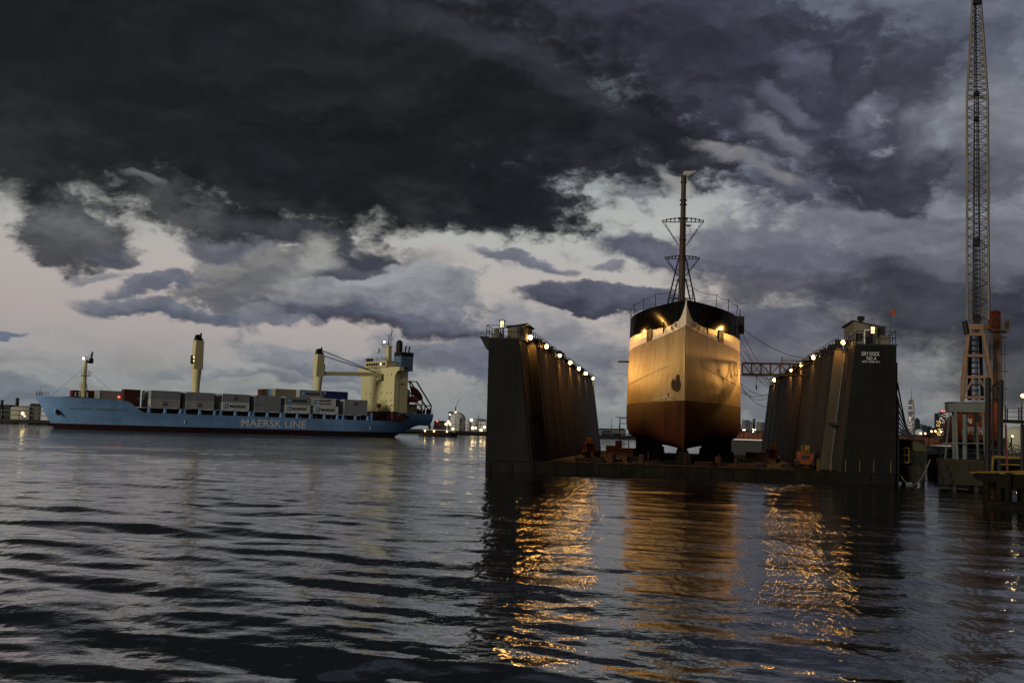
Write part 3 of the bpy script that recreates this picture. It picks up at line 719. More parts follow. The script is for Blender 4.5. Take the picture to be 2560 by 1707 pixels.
# foremast
mx, my = -.45, 19.
ms = MB(); MZ = [(16.2, .38), (20, .36), (24, .34), (27.4, .32), (27.41, .29), (31.3, .26), (31.31, .33), (31.6, .33), (31.61, .28), (32.2, .27)]
ms.lathe([(r, z) for z, r in MZ], 18, (mx, my))
mast = ms.build('foremast', mat('mast_buff', (.045, .034, .021), .55, .3, .8, rust=(.035, .018, .01), rscale=.45, rthr=.47, stretch=(1, 1, .35)), old, smooth=False)
for z0, z1 in ((29.4, 29.5), (28.9, 29.0), (27.3, 27.5), (25.0, 25.1)):
    q = MB(); q.lathe([(.40, z0), (.40, z1)], 16, (mx, my)); q.build('mast_band', PAL['black'], mast)
for zc, hw, rise, dz in ((27.15, 2.2, .32, 2.75), (23.1, 1.82, .2, 2.0)):
    y = MB(); n = 10
    top = [Vector((mx+hw*(2*i/n-1), my-.1, zc+rise*(1-(2*i/n-1)**2))) for i in range(n+1)]
    for i in range(n):
        y.bar(top[i], top[i+1], .14, .08); a, b = top[i].copy(), top[i+1].copy(); a.z = b.z = zc-.14; y.bar(a, b, .14, .07)
    for i in (0, 1, 2, 3, 4, 6, 7, 8, 9, 10): a = top[i].copy(); a.z = zc-.14; y.bar(a, top[i]+Vector((0, 0, .1)), .11, .11) if (top[i]-a).length > .05 else None
    for s in (-1, 1):
        for k in (1., .9): y.tube((mx+s*hw*k, my, zc-.15), (mx+s*.36, my, zc-dz), .03, n=4)
        for k in range(5):
            f = (k+1)/6; y.tube((mx+s*(hw*(1-f)+.36*f), my, zc-.15-(dz-.15)*f-.08), (mx+s*(hw*.9*(1-f)+.36*f), my, zc-.15-(dz-.15)*f+.1), .025, n=4)
    y.build('crosstree', PAL['black'], mast)
vn = MB(); vn.prism([(mx-.2, 32.0), (mx+.3, 32.05), (mx+1.35, 32.62), (mx+1.3, 32.7), (mx-.02, 32.66)], my-.06, my+.06, 'y'); vn.tube((mx+.2, my, 32.1), (mx+.45, my, 31.75), .09); vn.build('gaff_bracket', mat('pale_metal', (.3, .28, .24), .5, .2, 2), mast)
vn = MB(); vn.prism([(mx+.3, 26.75), (mx+1.0, 26.7), (mx+.5, 26.5)], my-.1, my+.1, 'y'); vn.tube((mx+.75, my, 26.6), (mx+.8, my, 25.9), .03, n=4); vn.build('lamp_bracket', PAL['black'], mast)
sh_ = MB()
for s in (-1, 1):
    for x0, z1, x1 in ((1.75, 22.9, .42), (1.25, 20.8, .4)):
        a, b = Vector((mx+s*x0*1.0, my-.6, 16.9)), Vector((mx+s*x1, my, z1)); sh_.tube(a, b, .085, n=5)
    for k in range(9):
        f = k/9.5; sh_.path(sag((mx+s*(1.75-1.33*f), my-.5, 17.2+5.5*f), (mx+s*(.42 if f > .6 else 1.25-.85*f/.66), my-.4, 17.3+5.3*f), .1, 4), .03, 4)
    for k in range(3): sh_.tube((mx+s*.35, my-.2, 18.6+k*.03), (mx+s*1.4, my-.6, 18.6), .05, n=4)
sh_.build('shroud', PAL['rope'], mast)
wl = MB(); wl.box(-1.4, -.8, 17.6, 18.4, 16.25, 18.0); wl.box(.5, 1.1, 17.6, 18.4, 16.25, 18.0); wl.tube((-1.2, 18, 17.5), (1.0, 18, 17.5), .35, n=10)
wl.build('windlass', PAL['black'], old)
dh = MB(); dh.box(-4.2, 4.2, 44, 66, 16.25, 17.3); dh.build('deckhouse', SH[2], old)
# ================================================================ THINGS IN THE DOCK
k0 = None
for i in range(14):
    b = 11.6+i*4.6; m = MB()
    m.box(-.75, .75, -.55, .55, 0, .62); m.box(-.62, .62, -.5, .5, .623, .92); m.box(-.5, .5, -.45, .45, .923, 1.19)
    o = m.build('keel_block', PAL['timber']); o.location = D(CA, b, 1.1); o.rotation_euler = (0, 0, -YAW)
    tag(o, 'timber keel block right under the stem of the old ship' if i == 0 else 'timber keel block under the old ship, behind the foremost one', 'keel block', 'keel blocks in a row under the old ship')
for i in range(8):
    for s in (-1, 1):
        b = 20+i*5.2; x = 3.9; m = MB(); zt = [z for z in np.linspace(2.3, 9, 200) if hb(b, z) > x]
        top = lambda xx: next((z for z in np.linspace(2.3, 9, 300) if hb(b, z) > xx), 4)-1.1-.02
        m.box(-1.5, 1.5, -.7, .7, 0, .7); m.box(-1.45, 1.45, -.66, .66, .703, 1.2)
        xs = [2.7, 3.5, 4.3, 5.1]
        for q, qq in zip(xs, xs[1:]):
            zt = min(top(q), top(qq), 3.2); zl = min(zt, 3)
            if zl > 1.25: m.box(*sorted((s*(q-x), s*(qq-x-.02))), -.6, .6, 1.203, zl)
        o = m.build('bilge_block', PAL['timber']); o.location = D(CA+s*x, b, 1.1); o.rotation_euler = (0, 0, -YAW)
        tag(o, ('%s bilge block under the %s bilge of the old ship' % ('foremost black' if i == 0 else 'black', 'left' if s < 0 else 'right'))+('' if i == 0 else ', behind the foremost one'), 'bilge block', 'bilge blocks under the %s side of the old ship' % ('left' if s < 0 else 'right'))
def lift(a, b, label, w):
    t = thing('boom_lift', label, 'boom lift', D(a, b, 1.1), -YAW, 'orange lifts on the pontoon')
    m = MB(); m.box(-w/2, w/2, -.9, .9, .38, .62); m.build('chassis', PAL['orange'], t)
    for sx in (-1, 1):
        for sy in (-.65, .65):
            q = MB(); q.tube((sx*w*.32, sy, .36), (sx*w*.5, sy, .36), .36, n=14); q.build('wheel', PAL['black'], t)
    m = MB(); m.box(-w*.42, w*.42, -.7, .9, .63, 1.3); m.prism([(-w*.45, 1.3), (w*.45, 1.3), (w*.4, 1.52), (-w*.4, 1.52)], -.75, .95, 'y'); b_ = m.build('turntable', PAL['orange'], t)
    m = MB(); m.box(-w*.2, w*.2, -.76, -.7, .8, 1.2); m.build('engine_grille', PAL['darkgrey'], b_)
    m = MB(); m.bar((0, .5, 1.5), (0, -.4, 1.72), .28); m.build('boom', PAL['orange'], t)
    m = MB()
    for sx in (-.35, .35):
        for sy in (-1.1, -.5): m.tube((sx, sy, 1.55), (sx, sy, 2.15), .03, n=4)
    m.box(-.38, .38, -1.12, -.48, 1.5, 1.55)
    for z in (1.85, 2.15): m.path([(-.35, -1.1, z), (.35, -1.1, z), (.35, -.5, z), (-.35, -.5, z), (-.35, -1.1, z)], .03, 4)
    m.box(-.1, .3, -1.14, -1.1, 1.7, 2.1)
    m.build('basket', PAL['yellow'], t)
lift(7.1, 33, 'orange boom lift parked by the left wing wall of the dry dock', 1.5)
lift(29.9, 10, 'orange boom lift with open basket in front of the right wing wall', 1.75)
lift(28.4, 30, 'dim orange boom lift farther back beside the right wing wall', 1.6)
def crate(a, b, sx, sy, h, label, cat='crate', m='rusty', name='steel_crate', rz=0.):
    c = MB(); c.box(-sx/2, sx/2, -sy/2, sy/2, .12, h)
    for x in (-sx/2+.1, sx/2-.22): c.box(x, x+.12, -sy/2, sy/2, 0, .12)
    for x in np.linspace(-sx/2, sx/2-.08, max(3, int(sx/.5))): c.box(x, x+.08, -sy/2-.05, -sy/2, .12, h)
    c.box(-sx/2-.04, sx/2+.04, -sy/2-.08, sy/2+.04, h, h+.07)
    o = c.build(name, PAL[m]); o.location = D(a, b, 1.1); o.rotation_euler = (0, 0, -YAW+rz)
    return tag(o, label, cat)
crate(7.9, 64, 1.5, 1.2, .95, 'low rusty steel box at the back of the pontoon, left of the old ship')
crate(9.0, 64, .95, 1.1, 1.7, 'taller rusty steel box beside the scaffold, left of the old ship')
crate(9.8, 60, 4.6, 1.2, .7, 'long low rusty skip across the back of the pontoon', 'skip', name='steel_skip')
crate(26.3, 24, 2.4, 1.5, 1.1, 'dark rusty box right of the old ship on the pontoon')
crate(24.4, 12, 1.6, 1.0, .6, 'low timber pallet box in front of the right side of the old ship', m='timber', rz=.3)
crate(13.6, 7, 1.5, 1.1, .55, 'low timber box on the pontoon, front left of the ship bow', m='timber', rz=-.2)
sc = thing('scaffold_tower', 'thin steel scaffold tower left of the old ship hull', 'scaffold', D(9.7, 66, 1.1), -YAW)
m = MB()
for x in (-.7, .7):
    for y in (-.6, .6): m.tube((x, y, 0), (x, y, 5.2), .05, n=5)
for z in np.linspace(.5, 5.1, 7):
    m.path([(-.7, -.6, z), (.7, -.6, z), (.7, .6, z), (-.7, .6, z), (-.7, -.6, z)], .04, 4)
m.build('tower_frame', PAL['rail'], sc)
m = MB(); m.box(-1.3, 1.4, -.7, .7, 5.2, 5.28); m.build('platform', PAL['rail'], sc)
rg = random.Random(11)
for i in range(26):
    a = rg.uniform(7, 30); b = rg.uniform(1.2, 16)
    if abs(a-CA) < 1.2 and b > 9.5: a += 3
    if abs(a-CA) < 7 and b > 10: b *= .5
    k = i % 4; L_ = rg.uniform(.8, 2.6); ang = rg.uniform(-.5, .5)
    m = MB()
    if k == 0:
        for q in range(3): m.box(-L_/2, L_/2, -.3+q*.22, -.1+q*.22, .02+.0*q, .16)
        m.box(-L_/2+.1, L_/2-.2, -.2, .2, .163, .3); nm, lb, ct_, mm = 'plank_stack', 'small stack of old planks', 'planks', 'timber'
    elif k == 1:
        for q in range(3): m.path([(.5*math.cos(t)*(1-.1*q), .5*math.sin(t)*(1-.1*q), .06+.1*q) for t in np.linspace(0, 6.28, 13)], .05, 5)
        nm, lb, ct_, mm = 'hose_coil', 'coiled dark hose', 'hose', 'black'
    elif k == 2:
        m.lathe([(.29, 0), (.29, .28), (.31, .3), (.29, .32), (.29, .6), (.31, .62), (.29, .64), (.29, .88)], 14); nm, lb, ct_, mm = 'oil_drum', 'rusty oil drum', 'drum', 'rusty'
    else:
        m.tube((-L_/2, 0, .1), (L_/2, .1, .1), .09, n=8); m.tube((-L_/2+.2, .2, .1), (L_/2-.1, .26, .1), .09, n=8); m.tube((-L_/2, .1, .25), (L_/2, .16, .25), .09, n=8); nm, lb, ct_, mm = 'pipe_bundle', 'short bundle of rusty pipes', 'pipes', 'rusty'
    o = m.build(nm, PAL[mm]); o.location = D(a, b, 1.1); o.rotation_euler = (0, 0, ang)
    tag(o, lb+' lying among the clutter on the dim pontoon deck', ct_, lb+'s on the pontoon deck')
pt = [donb(x, 1178, .6).x for x in (1620, 1712, 1797)]
for a, lb in zip(pt, ('left of the stem', 'just right of the keel', 'right of the keel')):
    m = MB(); m.tube((0, 0, 0), (0, 0, 1.15), .05, n=6); m.box(-.12, .12, -.12, .12, 0, .05); m.lathe([(.08, 1.15), (.08, 1.2)], 8)
    o = m.build('guide_post', PAL['rusty']); o.location = D(a, .6, 1.1); tag(o, 'thin rusty post at the pontoon edge, '+lb, 'post', 'thin posts along the pontoon edge')
for a, b in ((17.7, 10.3), (18.5, 10.3)):
    pass
# gangway truss between ship and right wall
gw = thing('gangway', 'steel truss gangway bridging from the ship to the right wing wall', 'gangway', D(25.0, 31.5, 11.25), -YAW)
m = MB(); n = 7; Lg = 7.6
for y in (-.6, .6):
    for z in (0, 1.35): m.bar((0, y, z), (Lg, y, z), .14)
    for i in range(n+1):
        x = Lg*i/n; m.bar((x, y, 0), (x, y, 1.35), .09)
        if i < n: m.bar((x, y, 0 if i % 2 else 1.35), (Lg*(i+1)/n, y, 1.35 if i % 2 else 0), .07)
for i in range(n+1): m.bar((Lg*i/n, -.6, 0), (Lg*i/n, .6, 0), .09)
m.build('truss', mat('gangway_brown', (.07, .058, .04), .6, .3, 2, rust=(.05, .03, .015)), gw)
m = MB(); m.box(0, Lg, -.55, .55, .08, .13); m.build('walkway', PAL['darkgrey'], gw)
m = MB(); m.bar((4.5, -.6, 1.42), (7.4, -.6, 1.9), .05); m.bar((4.5, -.6, 1.42), (4.5, -.6, 2.1), .1); m.bar((7.0, -.6, 1.42), (7.0, -.6, 2.0), .1); m.bar((4.5, -.6, 1.75), (7.0, -.6, 1.75), .06); m.build('handrail', MATS['gangway_brown'], gw)
# ropes and cables from the ship to the right wall
def shp(px, py, b): q = donb(px, py, b); return Vector((min(q.x, CA+hb(b, q.z)+.02), b, q.z))
ROPES = [((1846, 814), 30, (2018, 896), 27, .75), ((1847, 820), 34, (1932, 967), 74, .2), ((1846, 842), 36, (1930, 970), 76, .6), ((1846, 858), 38, (1928, 955), 76, .5), ((1847, 872), 40, (1930, 972), 76, .9),
         ((1848, 952), 40, (1927, 986), 77, .75), ((1848, 958), 44, (1926, 989), 77, 1.3), ((1848, 970), 46, (1965, 945), 60, 1.8), ((1848, 960), 36, (1990, 930), 44, 3.0), ((1848, 938), 42, (1935, 934), 74, .25)]
for i, (p0, b0_, p1, b1_, d) in enumerate(ROPES):
    a = donb(*p0, b0_); a = Vector((CA+hb(b0_, a.z)-.02, b0_, a.z)); b = donb(*p1, b1_)
    if i == 8: b = donb(1995, 950, 36)
    m = MB(); m.path(sag(a, b, d, 18), .035, 5); o = m.build('mooring_cable', PAL['rope']); o.location = D(0, 0); o.rotation_euler = (0, 0, -YAW)
    tag(o, ('highest black cable sagging from the ship rail to the right wing wall' if i == 0 else 'deepest hanging black hose between the ship side and the right wall' if i == 8 else 'thin black cable slung between the ship and the right wing wall'), 'cable', 'cables slung between the ship and the right wing wall')
hg = MB(); hg.tube((0, 0, 0), (0, 0, -1.2), .02, n=4); hg.tube((0, 0, -1.2), (0, 0, -1.7), .09, n=8); o = hg.build('hanging_hook', PAL['black']); o.location = D(26.6, 30.85, 11.22); tag(o, 'small black hook hanging under the truss gangway', 'hook')
# windsock above the right wing wall
ws = thing('windsock', 'drooping orange windsock on a thin pole over the right wing wall', 'windsock', D(36.5, 2.0, zr), -YAW)
m = MB(); m.tube((0, 0, 0), (0, 0, 3.35), .018, n=5); m.build('pole', PAL['rail'], ws)
m = MB(); c = [Vector((0, 0, 3.3)), Vector((.1, 0, 3.22)), Vector((.26, 0, 3.05)), Vector((.4, 0, 2.8))]; r = [.14, .16, .13, .08]
for i in range(3): m.tube(c[i], c[i+1], r[i], r[i+1], n=12)
m.build('sock', mat('windsock_orange', (.42, .075, .02), .7, .15, 3), ws)
# ================================================================ CONTAINER SHIP
c0 = at(378, 1051, 385); c1 = at(892, 1066, 436)
CS = Vector((c1.x-c0.x, c1.y-c0.y, 0)).normalized(); CN = Vector((-CS.y, CS.x, 0)); CA0 = math.atan2(CS.y, CS.x)
CO = Vector((c0.x, c0.y, 0))
def C_(s, t, z=0): return CO+CS*s+CN*t+Vector((0, 0, z))
def csp(px, py, t=0.):
    d = Vector(ray(px, py)); k = (t+CO.dot(CN))/d.dot(CN); q = Vector((0, 0, CZ))+d*k-CO
    return Vector((q.dot(CS), t, q.z))
cargo = thing('container_ship', 'long light blue container ship with cream bridge tower, loaded with grey containers', 'container ship', C_(0, 0), CA0)
BEAM = 25.; HB = 12.5
def ztop(s):
    if s <= -16: return 10.45+.35*max(0, (-16-s)/19)
    if s <= -9: return 10.45-.35*(s+16)/7
    if s <= -2: u = (s+9)/7; return 10.1-3.8*(u*u*(3-2*u))*.85-.57*u
    if s <= 97: return 6.3
    if s <= 102: u = (s-97)/5; return 6.3+3.4*(u*u*(3-2*u))
    return 9.7+.15*(s-102)/24
def chb(s, z):
    zz = min(1, max(0, z/10.8))
    s0 = -28.3-6.7*zz; Lb = 44-23*zz**1.3; pw = 1.5+.8*zz
    t = min(1, max(0, (s-s0)/Lb)); w = HB*(1-(1-t)**pw)
    if s > 96:
        u = (s-96)/23.6; zs = min(1, max(0, z/9.7))
        w *= 1-.26*u**2*zs-(1-zs)**1.6*min(1, max(0, (s-86)/22))**2*.98 if zs < 1 else 1-.26*u*u
    return max(.05, w)
def zlow(s): return -1.5 if s < 101 else -1.5+min(6.5, (s-101)**1.15*.38)
S_ST = [-35, -34.4, -33.5, -32, -30, -28.2, -26, -23.5, -21, -18.5, -16, -13, -10.5, -9, -8, -7, -6, -5, -4, -3, -2, 2, 8, 15, 25, 40, 60, 80, 92, 97, 98, 99, 100, 101, 102, 104, 106, 108.5, 110, 112, 114, 116, 118, 119.6]
h = MB(); RW = []
for s in S_ST:
    zt = ztop(s); zl = zlow(s); z1 = max(1.9, zl+.15); rows = [zl, min(.4, (zl+z1)/2) if zl < .4 else (zl+z1)/2, z1]+[z1+(zt-z1)*k/7 for k in range(1, 8)]
    # raked stem: rows that would lie ahead of the stem collapse onto it
    RW.append([(max(s, -28.3-6.7*min(1, max(0, z/10.8))) if s < -20 else s, z) for z in rows])
nr_ = 10
for side in (-1, 1):
    for i in range(len(S_ST)-1):
        for j in range(nr_-1):
            q = [(RW[i][j]), (RW[i+1][j]), (RW[i+1][j+1]), (RW[i][j+1])]
            h.add([(s, HB+side*chb(s, z), z) for s, z in q], [(0, 1, 2, 3)] if side < 0 else [(3, 2, 1, 0)], 0 if j < 2 else 1)
for i in range(len(S_ST)-1):                                   # deck and bottom
    for j, fl in ((nr_-1, 0), (0, 1)):
        a, b = RW[i][j], RW[i+1][j]; dz = -.02 if fl == 0 else 0
        h.add([(a[0], HB-chb(*a), a[1]+dz), (b[0], HB-chb(*b), b[1]+dz), (b[0], HB+chb(*b), b[1]+dz), (a[0], HB+chb(*a), a[1]+dz)], [(0, 1, 2, 3)], 2 if fl == 0 else 0)
l = RW[-1]; h.add([(s, HB-chb(s, z), z) for s, z in l]+[(s, HB+chb(s, z), z) for s, z in reversed(l)], [tuple(range(2*nr_))], 1)
M_blue = mat('hull_blue', (.22, .39, .65), .5, .16, .25, rust=(.10, .24, .44), rscale=.12, rthr=.6, stretch=(1, 1, .25), seams=('x', 9., 2.2, .16))
M_boot = mat('hull_red', (.03, .012, .011), .6, .4, .3, rust=(.02, .012, .012), rthr=.5)
M_rdeck = mat('deck_redbrown', (.055, .02, .014), .7, .4, 1)
M_cream = mat('cream_paint', (.52, .46, .24), .55, .10, .2, rust=(.33, .25, .11), rscale=.14, rthr=.63, stretch=(1, 1, .5))
o = h.build('hull', [M_boot, M_blue, M_rdeck], cargo, fix=False)
bm = bmesh.new(); bm.from_mesh(o.data); bmesh.ops.remove_doubles(bm, verts=bm.verts, dist=.004); bm.normal_update()
for e in bm.edges:
    if len(e.link_faces) == 2 and e.link_faces[0].normal.angle(e.link_faces[1].normal, 0) > .6: e.smooth = False
for f in bm.faces: f.smooth = True
bm.to_mesh(o.data); bm.free()
# cell deck: dark coaming, side posts
m = MB(); m.box(-1.8, 88, 1.6, 23.4, 6.3, 8.1); m.build('hatch_coaming', M_rdeck, cargo)
STARTS = [-.5, 12.1, 25.6, 38.2, 50.5, 62.0, 75.6]
for s0 in STARTS:
    for ds in (-.75, 4.85, 10.45):
        m = MB(); m.prism([(s0+ds, 6.25), (s0+ds+1.0, 6.25), (s0+ds+.78, 7.4), (s0+ds+.95, 8.2), (s0+ds+.05, 8.2), (s0+ds+.22, 7.4)], .05, 1.2, 'y'); m.build('side_post', M_blue, cargo)
m = MB(); m.prism([(87.6, 6.25), (88.7, 6.25), (88.5, 9.3), (87.9, 9.3)], .05, .5, 'y'); m.build('side_post', M_blue, cargo)
m = MB()
for k in range(14): m.tube((-1.5+k*6.5, .12, 6.3), (-1.5+k*6.5, .12, 7.35), .05, n=4)
m.build('rail_posts', M_blue, cargo)
# lettering on the hull
text('lettering', 'MAERSK LINE', mat('hull_letter', (.82, .84, .82), .6, .15, .6), cargo, lambda x, z: (x, -.05, z), 26.2, 2.75, 33.2, 2.55, bold=.02)
text('lettering', 'MAERSK   WEYMOUTH', mat('name_letter', (.22, .34, .36), .6, .3, 1.5), cargo, lambda x, z: (x, HB-chb(x, z)-.12, z), 17.2, .85, csp(181, 1018, 2).x+.4, 6.6, bold=.01)
for px, py in ((462, 1052), (180, 1050), (925, 1068), (784, 1065), (860, 1067), (556, 1058)):
    q = csp(px, py, 0); m = MB(); yy = HB-chb(q.x, q.z)-.12
    m.box(q.x-.3, q.x+.3, yy-.02, yy+.1, q.z, q.z+.12); m.box(q.x-.06, q.x+.06, yy-.02, yy+.1, q.z-.9, q.z) if px in (462, 925) else None
    m.build('draft_mark', MATS['hull_letter'], cargo)
q = csp(159, 1028, 3.5); yy = HB-chb(q.x, q.z)
m = MB(); m.tube((q.x, yy-.45, q.z), (q.x, yy+.6, q.z), .95, n=18); pk = m.build('anchor_pocket', M_blue, cargo)
m = MB(); m.tube((q.x, yy-.5, q.z-.1), (q.x, yy-.44, q.z-.1), .8, n=16); m.build('pocket_mouth', M_rdeck, pk)
m = MB(); m.bar((q.x, yy-.6, q.z+.2), (q.x+.3, yy-.55, q.z-1.5), .35); m.bar((q.x-.6, yy-.6, q.z-1.0), (q.x+1.0, yy-.6, q.z-1.0), .3); m.build('anchor', PAL['rusty'], pk)
for z, px in ((4.0, 1000), ):
    for x in (1001, 1017):
        a = csp(x, 1042, 0); m = MB(); yy = HB-chb(a.x, a.z)-.04; m.box(a.x-.2, a.x+1.5, yy-.06, yy+.4, a.z-.55, a.z+.55); m.build('mooring_port', PAL['black'], cargo)
for x in (995, 1004, 1013, 1022):
    a = csp(x, 1053, 0); yy = HB-chb(a.x, a.z)-.03; m = MB(); m.tube((a.x, yy-.05, a.z), (a.x, yy+.3, a.z), .22, n=10); m.build('porthole', PAL['black'], cargo)
# bow rail, forecastle gear, foremast
m = MB()
for s in np.linspace(-34.6, -31.6, 5):
    for sd_ in (-1, 1): y = HB+sd_*chb(s, 10.6)*.9; m.tube((s, y, ztop(s)), (s, y, ztop(s)+1.25), .06, n=4)
for hh in (.6, 1.25):
    for sd_ in (-1, 1): m.tube((-34.6, HB+sd_*chb(-34.6, 10.6)*.9, ztop(-34.6)+hh), (-31.6, HB+sd_*chb(-31.6, 10.6)*.9, ztop(-31.6)+hh), .06, n=4)
m.tube((-33.5, HB, 10.7), (-33.5, HB, 14), .05, n=4); m.build('bow_rail', PAL['rail'], cargo)
m = MB(); m.prism([(-25.6, 10.4), (-19.5, 10.4), (-20, 10.9), (-24.2, 11.0)], 6, 19, 'y'); m.build('breakwater', PAL['darkgrey'], cargo)
fx = -19.2; m = MB(); m.lathe([(.85, 10.4), (.72, 14), (.62, 21), (.55, 23.6)], 14, (fx, HB)); fm = m.build('foremast', M_cream, cargo)
m = MB(); m.box(fx-1.6, fx+1.6, HB-1.5, HB+1.5, 18.2, 18.45); m.build('mast_platform', M_cream, fm)
m = MB(); m.tube((fx+.2, HB, 23.3), (fx+2.0, HB, 22.9), .5, .4); m.box(fx+1.3, fx+2.5, HB-.4, HB+.4, 22.6, 24.3); m.tube((fx+1.9, HB, 24.3), (fx+2.1, HB, 26.6), .35, .3, n=8); m.tube((fx+1.0, HB, 25.6), (fx+2, HB, 25.2), .12); m.build('horn', PAL['darkgrey'], fm)
rail([(fx-1.5, HB-1.4, 18.45), (fx+1.5, HB-1.4, 18.45)], .8, fm, PAL['rail'], r=.05); rail([(fx-.6, HB-.5, 23.6), (fx+1.5, HB-.5, 23.6)], .5, fm, PAL['rail'], r=.05)
m = MB(); m.tube((fx-1.6, HB, 10.5), (fx-.7, HB, 16), .14); m.tube((fx+1.9, HB, 10.5), (fx+.6, HB, 16), .14); m.tube((fx-1.3, HB-.6, 10.5), (fx-1.3, HB-.6, 21.5), .06, n=4); m.build('mast_brace', M_cream, fm)
m = MB(); m.lathe([(.05, 23.8), (.3, 23.9), (.3, 24.4), (.05, 24.5)], 8, (fx-.9, HB-.3)); m.build('mast_lamp', PAL['whitelamp'], fm)
m = MB(); m.tube((fx-.5, HB, 20.8), (-30, HB, 10.8), .04, n=4); m.tube((fx+.7, HB, 20.5), (-8.5, HB, 12.3), .04, n=4); m.tube((fx-.6, HB, 16.5), (-23.5, HB, 10.8), .03, n=4); m.build('forestay', PAL['rope'], fm)
q = csp(297, 992, 0); m = MB(); m.lathe([(.05, q.z-.35), (.38, q.z-.2), (.38, q.z+.2), (.05, q.z+.35)], 10, (q.x, -.2)); m.build('side_lamp', PAL['redlamp'], cargo)
# deck cranes
def dcrane(s, zt, cab_s, jib=None):
    y = HB-2.5
    m = MB(); m.lathe([(1.45, 6.3), (1.35, 17), (1.75, 22.3), (1.75, 22.7)], 18, (s, y)); p_ = m.build('crane_pedestal', M_cream, cargo)
    m = MB(); m.prism([(s-1.75, 22.75), (s+1.75, 22.75), (s+1.6, zt-1.2), (s-1.35, zt-1.2)], y-1.5, y+1.5, 'y'); c_ = m.build('crane_house', M_cream, p_)
    m = MB(); m.box(s-1.1, s+1.3, y-1.2, y+1.2, zt-1.2, zt-.3); m.tube((s-.2, y-.8, zt+.1), (s-.2, y+.8, zt+.1), .9, n=12); m.bar((s+.9, y, zt-.4), (s+1.0, y, zt+1.6), .5); m.build('crane_head', PAL['black'], p_)
    m = MB(); m.box(s+cab_s*1.7-.6, s+cab_s*1.7+.6, y-1.0, y+.6, 24.6, 27.6); cb = m.build('crane_cab', PAL['darkgrey'], p_)
    return p_, y
p_, y = dcrane(19.6, 34.3, -1)
m = MB(); m.box(17.6, 18.4, y-1.1, y-1.02, 26.6, 27.3); m.box(17.7, 18.2, y-1.1, y-1.02, 25.3, 26.0); m.build('cab_window', PAL['warmwin'], p_)
p_, y = dcrane(69.2, 32.6, 1)
m = MB(); a, b = Vector((70.8, y, 24.0)), Vector((95.2, y-1.5, 25.0)); 
for dy in (-1, 1): m.bar(a+Vector((0, dy, 0)), b+Vector((0, dy*.5, 0)), .55, 1.5)
for k in range(7): f = k/6; c = a.lerp(b, f); m.bar(c-Vector((0, 1-.5*f, 0)), c+Vector((0, 1-.5*f, 0)), .4)
m.box(95.1, 96.6, y-2.2, y-.8, 22.8, 25.4); m.build('crane_jib', M_cream, p_)
m = MB()
for dy in (-.9, -.4, .4, .9): m.tube((69.6, y+dy, 33.2 if abs(dy) < .6 else 31.2), b+Vector((-1, dy*.5, .8)), .09, n=4)
m.build('luffing_wire', PAL['rope'], p_)
# bridge tower
T = 98.
m = MB()
# main body and flared wings: front outline in (y,z), extruded along the ship
def tower(y0, y1, z0, z1, s0, s1, wing, name, mt):
    q = MB(); n = 8
    R = [(y0, z0), (y1, z0)]
    for k in range(n+1):
        a = math.pi/2*k/n; R.append((y1+wing*(1-math.cos(a)), 22.6+3.9*math.sin(a)))
    R += [(y1+wing, z1), (y0-wing, z1)]
    for k in range(n+1):
        a = math.pi/2*(1-k/n); R.append((y0-wing*(1-math.cos(a)), 22.6+3.9*math.sin(a)))
    q.prism(R, s0, s1, 'x'); return q.build(name, mt, cargo)
tw = tower(.0, 25.0, 10.2, 28.0, T, T+2.2, 3.2, 'bridge_tower', M_cream)
m = MB(); m.box(T+2.2, T+6.4, .05, 24.95, 9.8, 24.9)
m.prism([(T+2.2, 24.9), (T+6.4, 24.9), (T+6.4, 26.4), (T+5.6, 26.6), (T+2.2, 26.6)], .05, 24.95, 'y'); m.build('accommodation_block', M_cream, tw)
m = MB(); m.box(T-.05, T+6, .3, 24.7, 6.3, 10.19); m.build('tower_base', M_rdeck, tw)
m = MB(); m.box(T-.1, T-.0, 10.4, 10.55, 10.5, 25.5); m.box(T-.1, T-.0, 13.2, 13.35, 10.5, 25.5); m.build('tower_seam', M_cream, tw)
for (yy, zz) in ((21, 17.3), (18, 17.3), (9.2, 17.6), (5.2, 17.6), (2.2, 17.8), (9.2, 14.4), (5.2, 14.4), (2.2, 14.6), (9.2, 20.3), (18, 12.2), (3, 12.2), (5, 24.5), (2.5, 25)):
    m = MB(); m.box(T-.06, T-.0, yy-.22, yy+.22, zz-.3, zz+.3); m.build('tower_window', PAL['glassd'], tw)
for yy, zz in ((T+3.2, 21.2), (T+4.1, 21.2)):
    m = MB(); m.box(yy-.2, yy+.2, -.03, .06, zz-.35, zz+.35); m.build('tower_window', PAL['glassd'], tw)
m = MB(); m.box(T-1.2, T+5.2, 4.6, 20.8, 28.02, 30.3); wh = m.build('wheelhouse', M_cream, tw)
for k in range(8):
    m = MB(); y0 = 5.6+k*1.85; m.box(T-1.26, T-1.19, y0, y0+1.45, 28.6, 29.8); m.build('wheelhouse_window', PAL['glassd'] if k != 2 else mat('lit_glass', (.1, .07, .04), .2), wh)
m = MB(); m.box(T-1.3, T-1.2, 8.5, 9.1, 29.0, 29.5); m.build('wheelhouse_lamp', PAL['whitelamp'], wh)
m = MB(); m.box(T-1.4, T+5.3, 4.4, 21, 30.32, 30.5); m.build('wheelhouse_roof', M_cream, wh)
rail([(T-1.3, 20.8, 30.5), (T-1.3, 4.5, 30.5)], 1.8, wh, PAL['rail'], r=.06)
m = MB(); m.box(T-1.0, T+.5, 17.4, 20.6, 30.5, 31.7)
for yy in (16.2, 12.7, 8.8, 8.0, 6.2, 5.6, 19, 20): m.tube((T-.8, yy, 30.5), (T-.8, yy, 32.2+.5*(yy % 1)), .07, n=4)
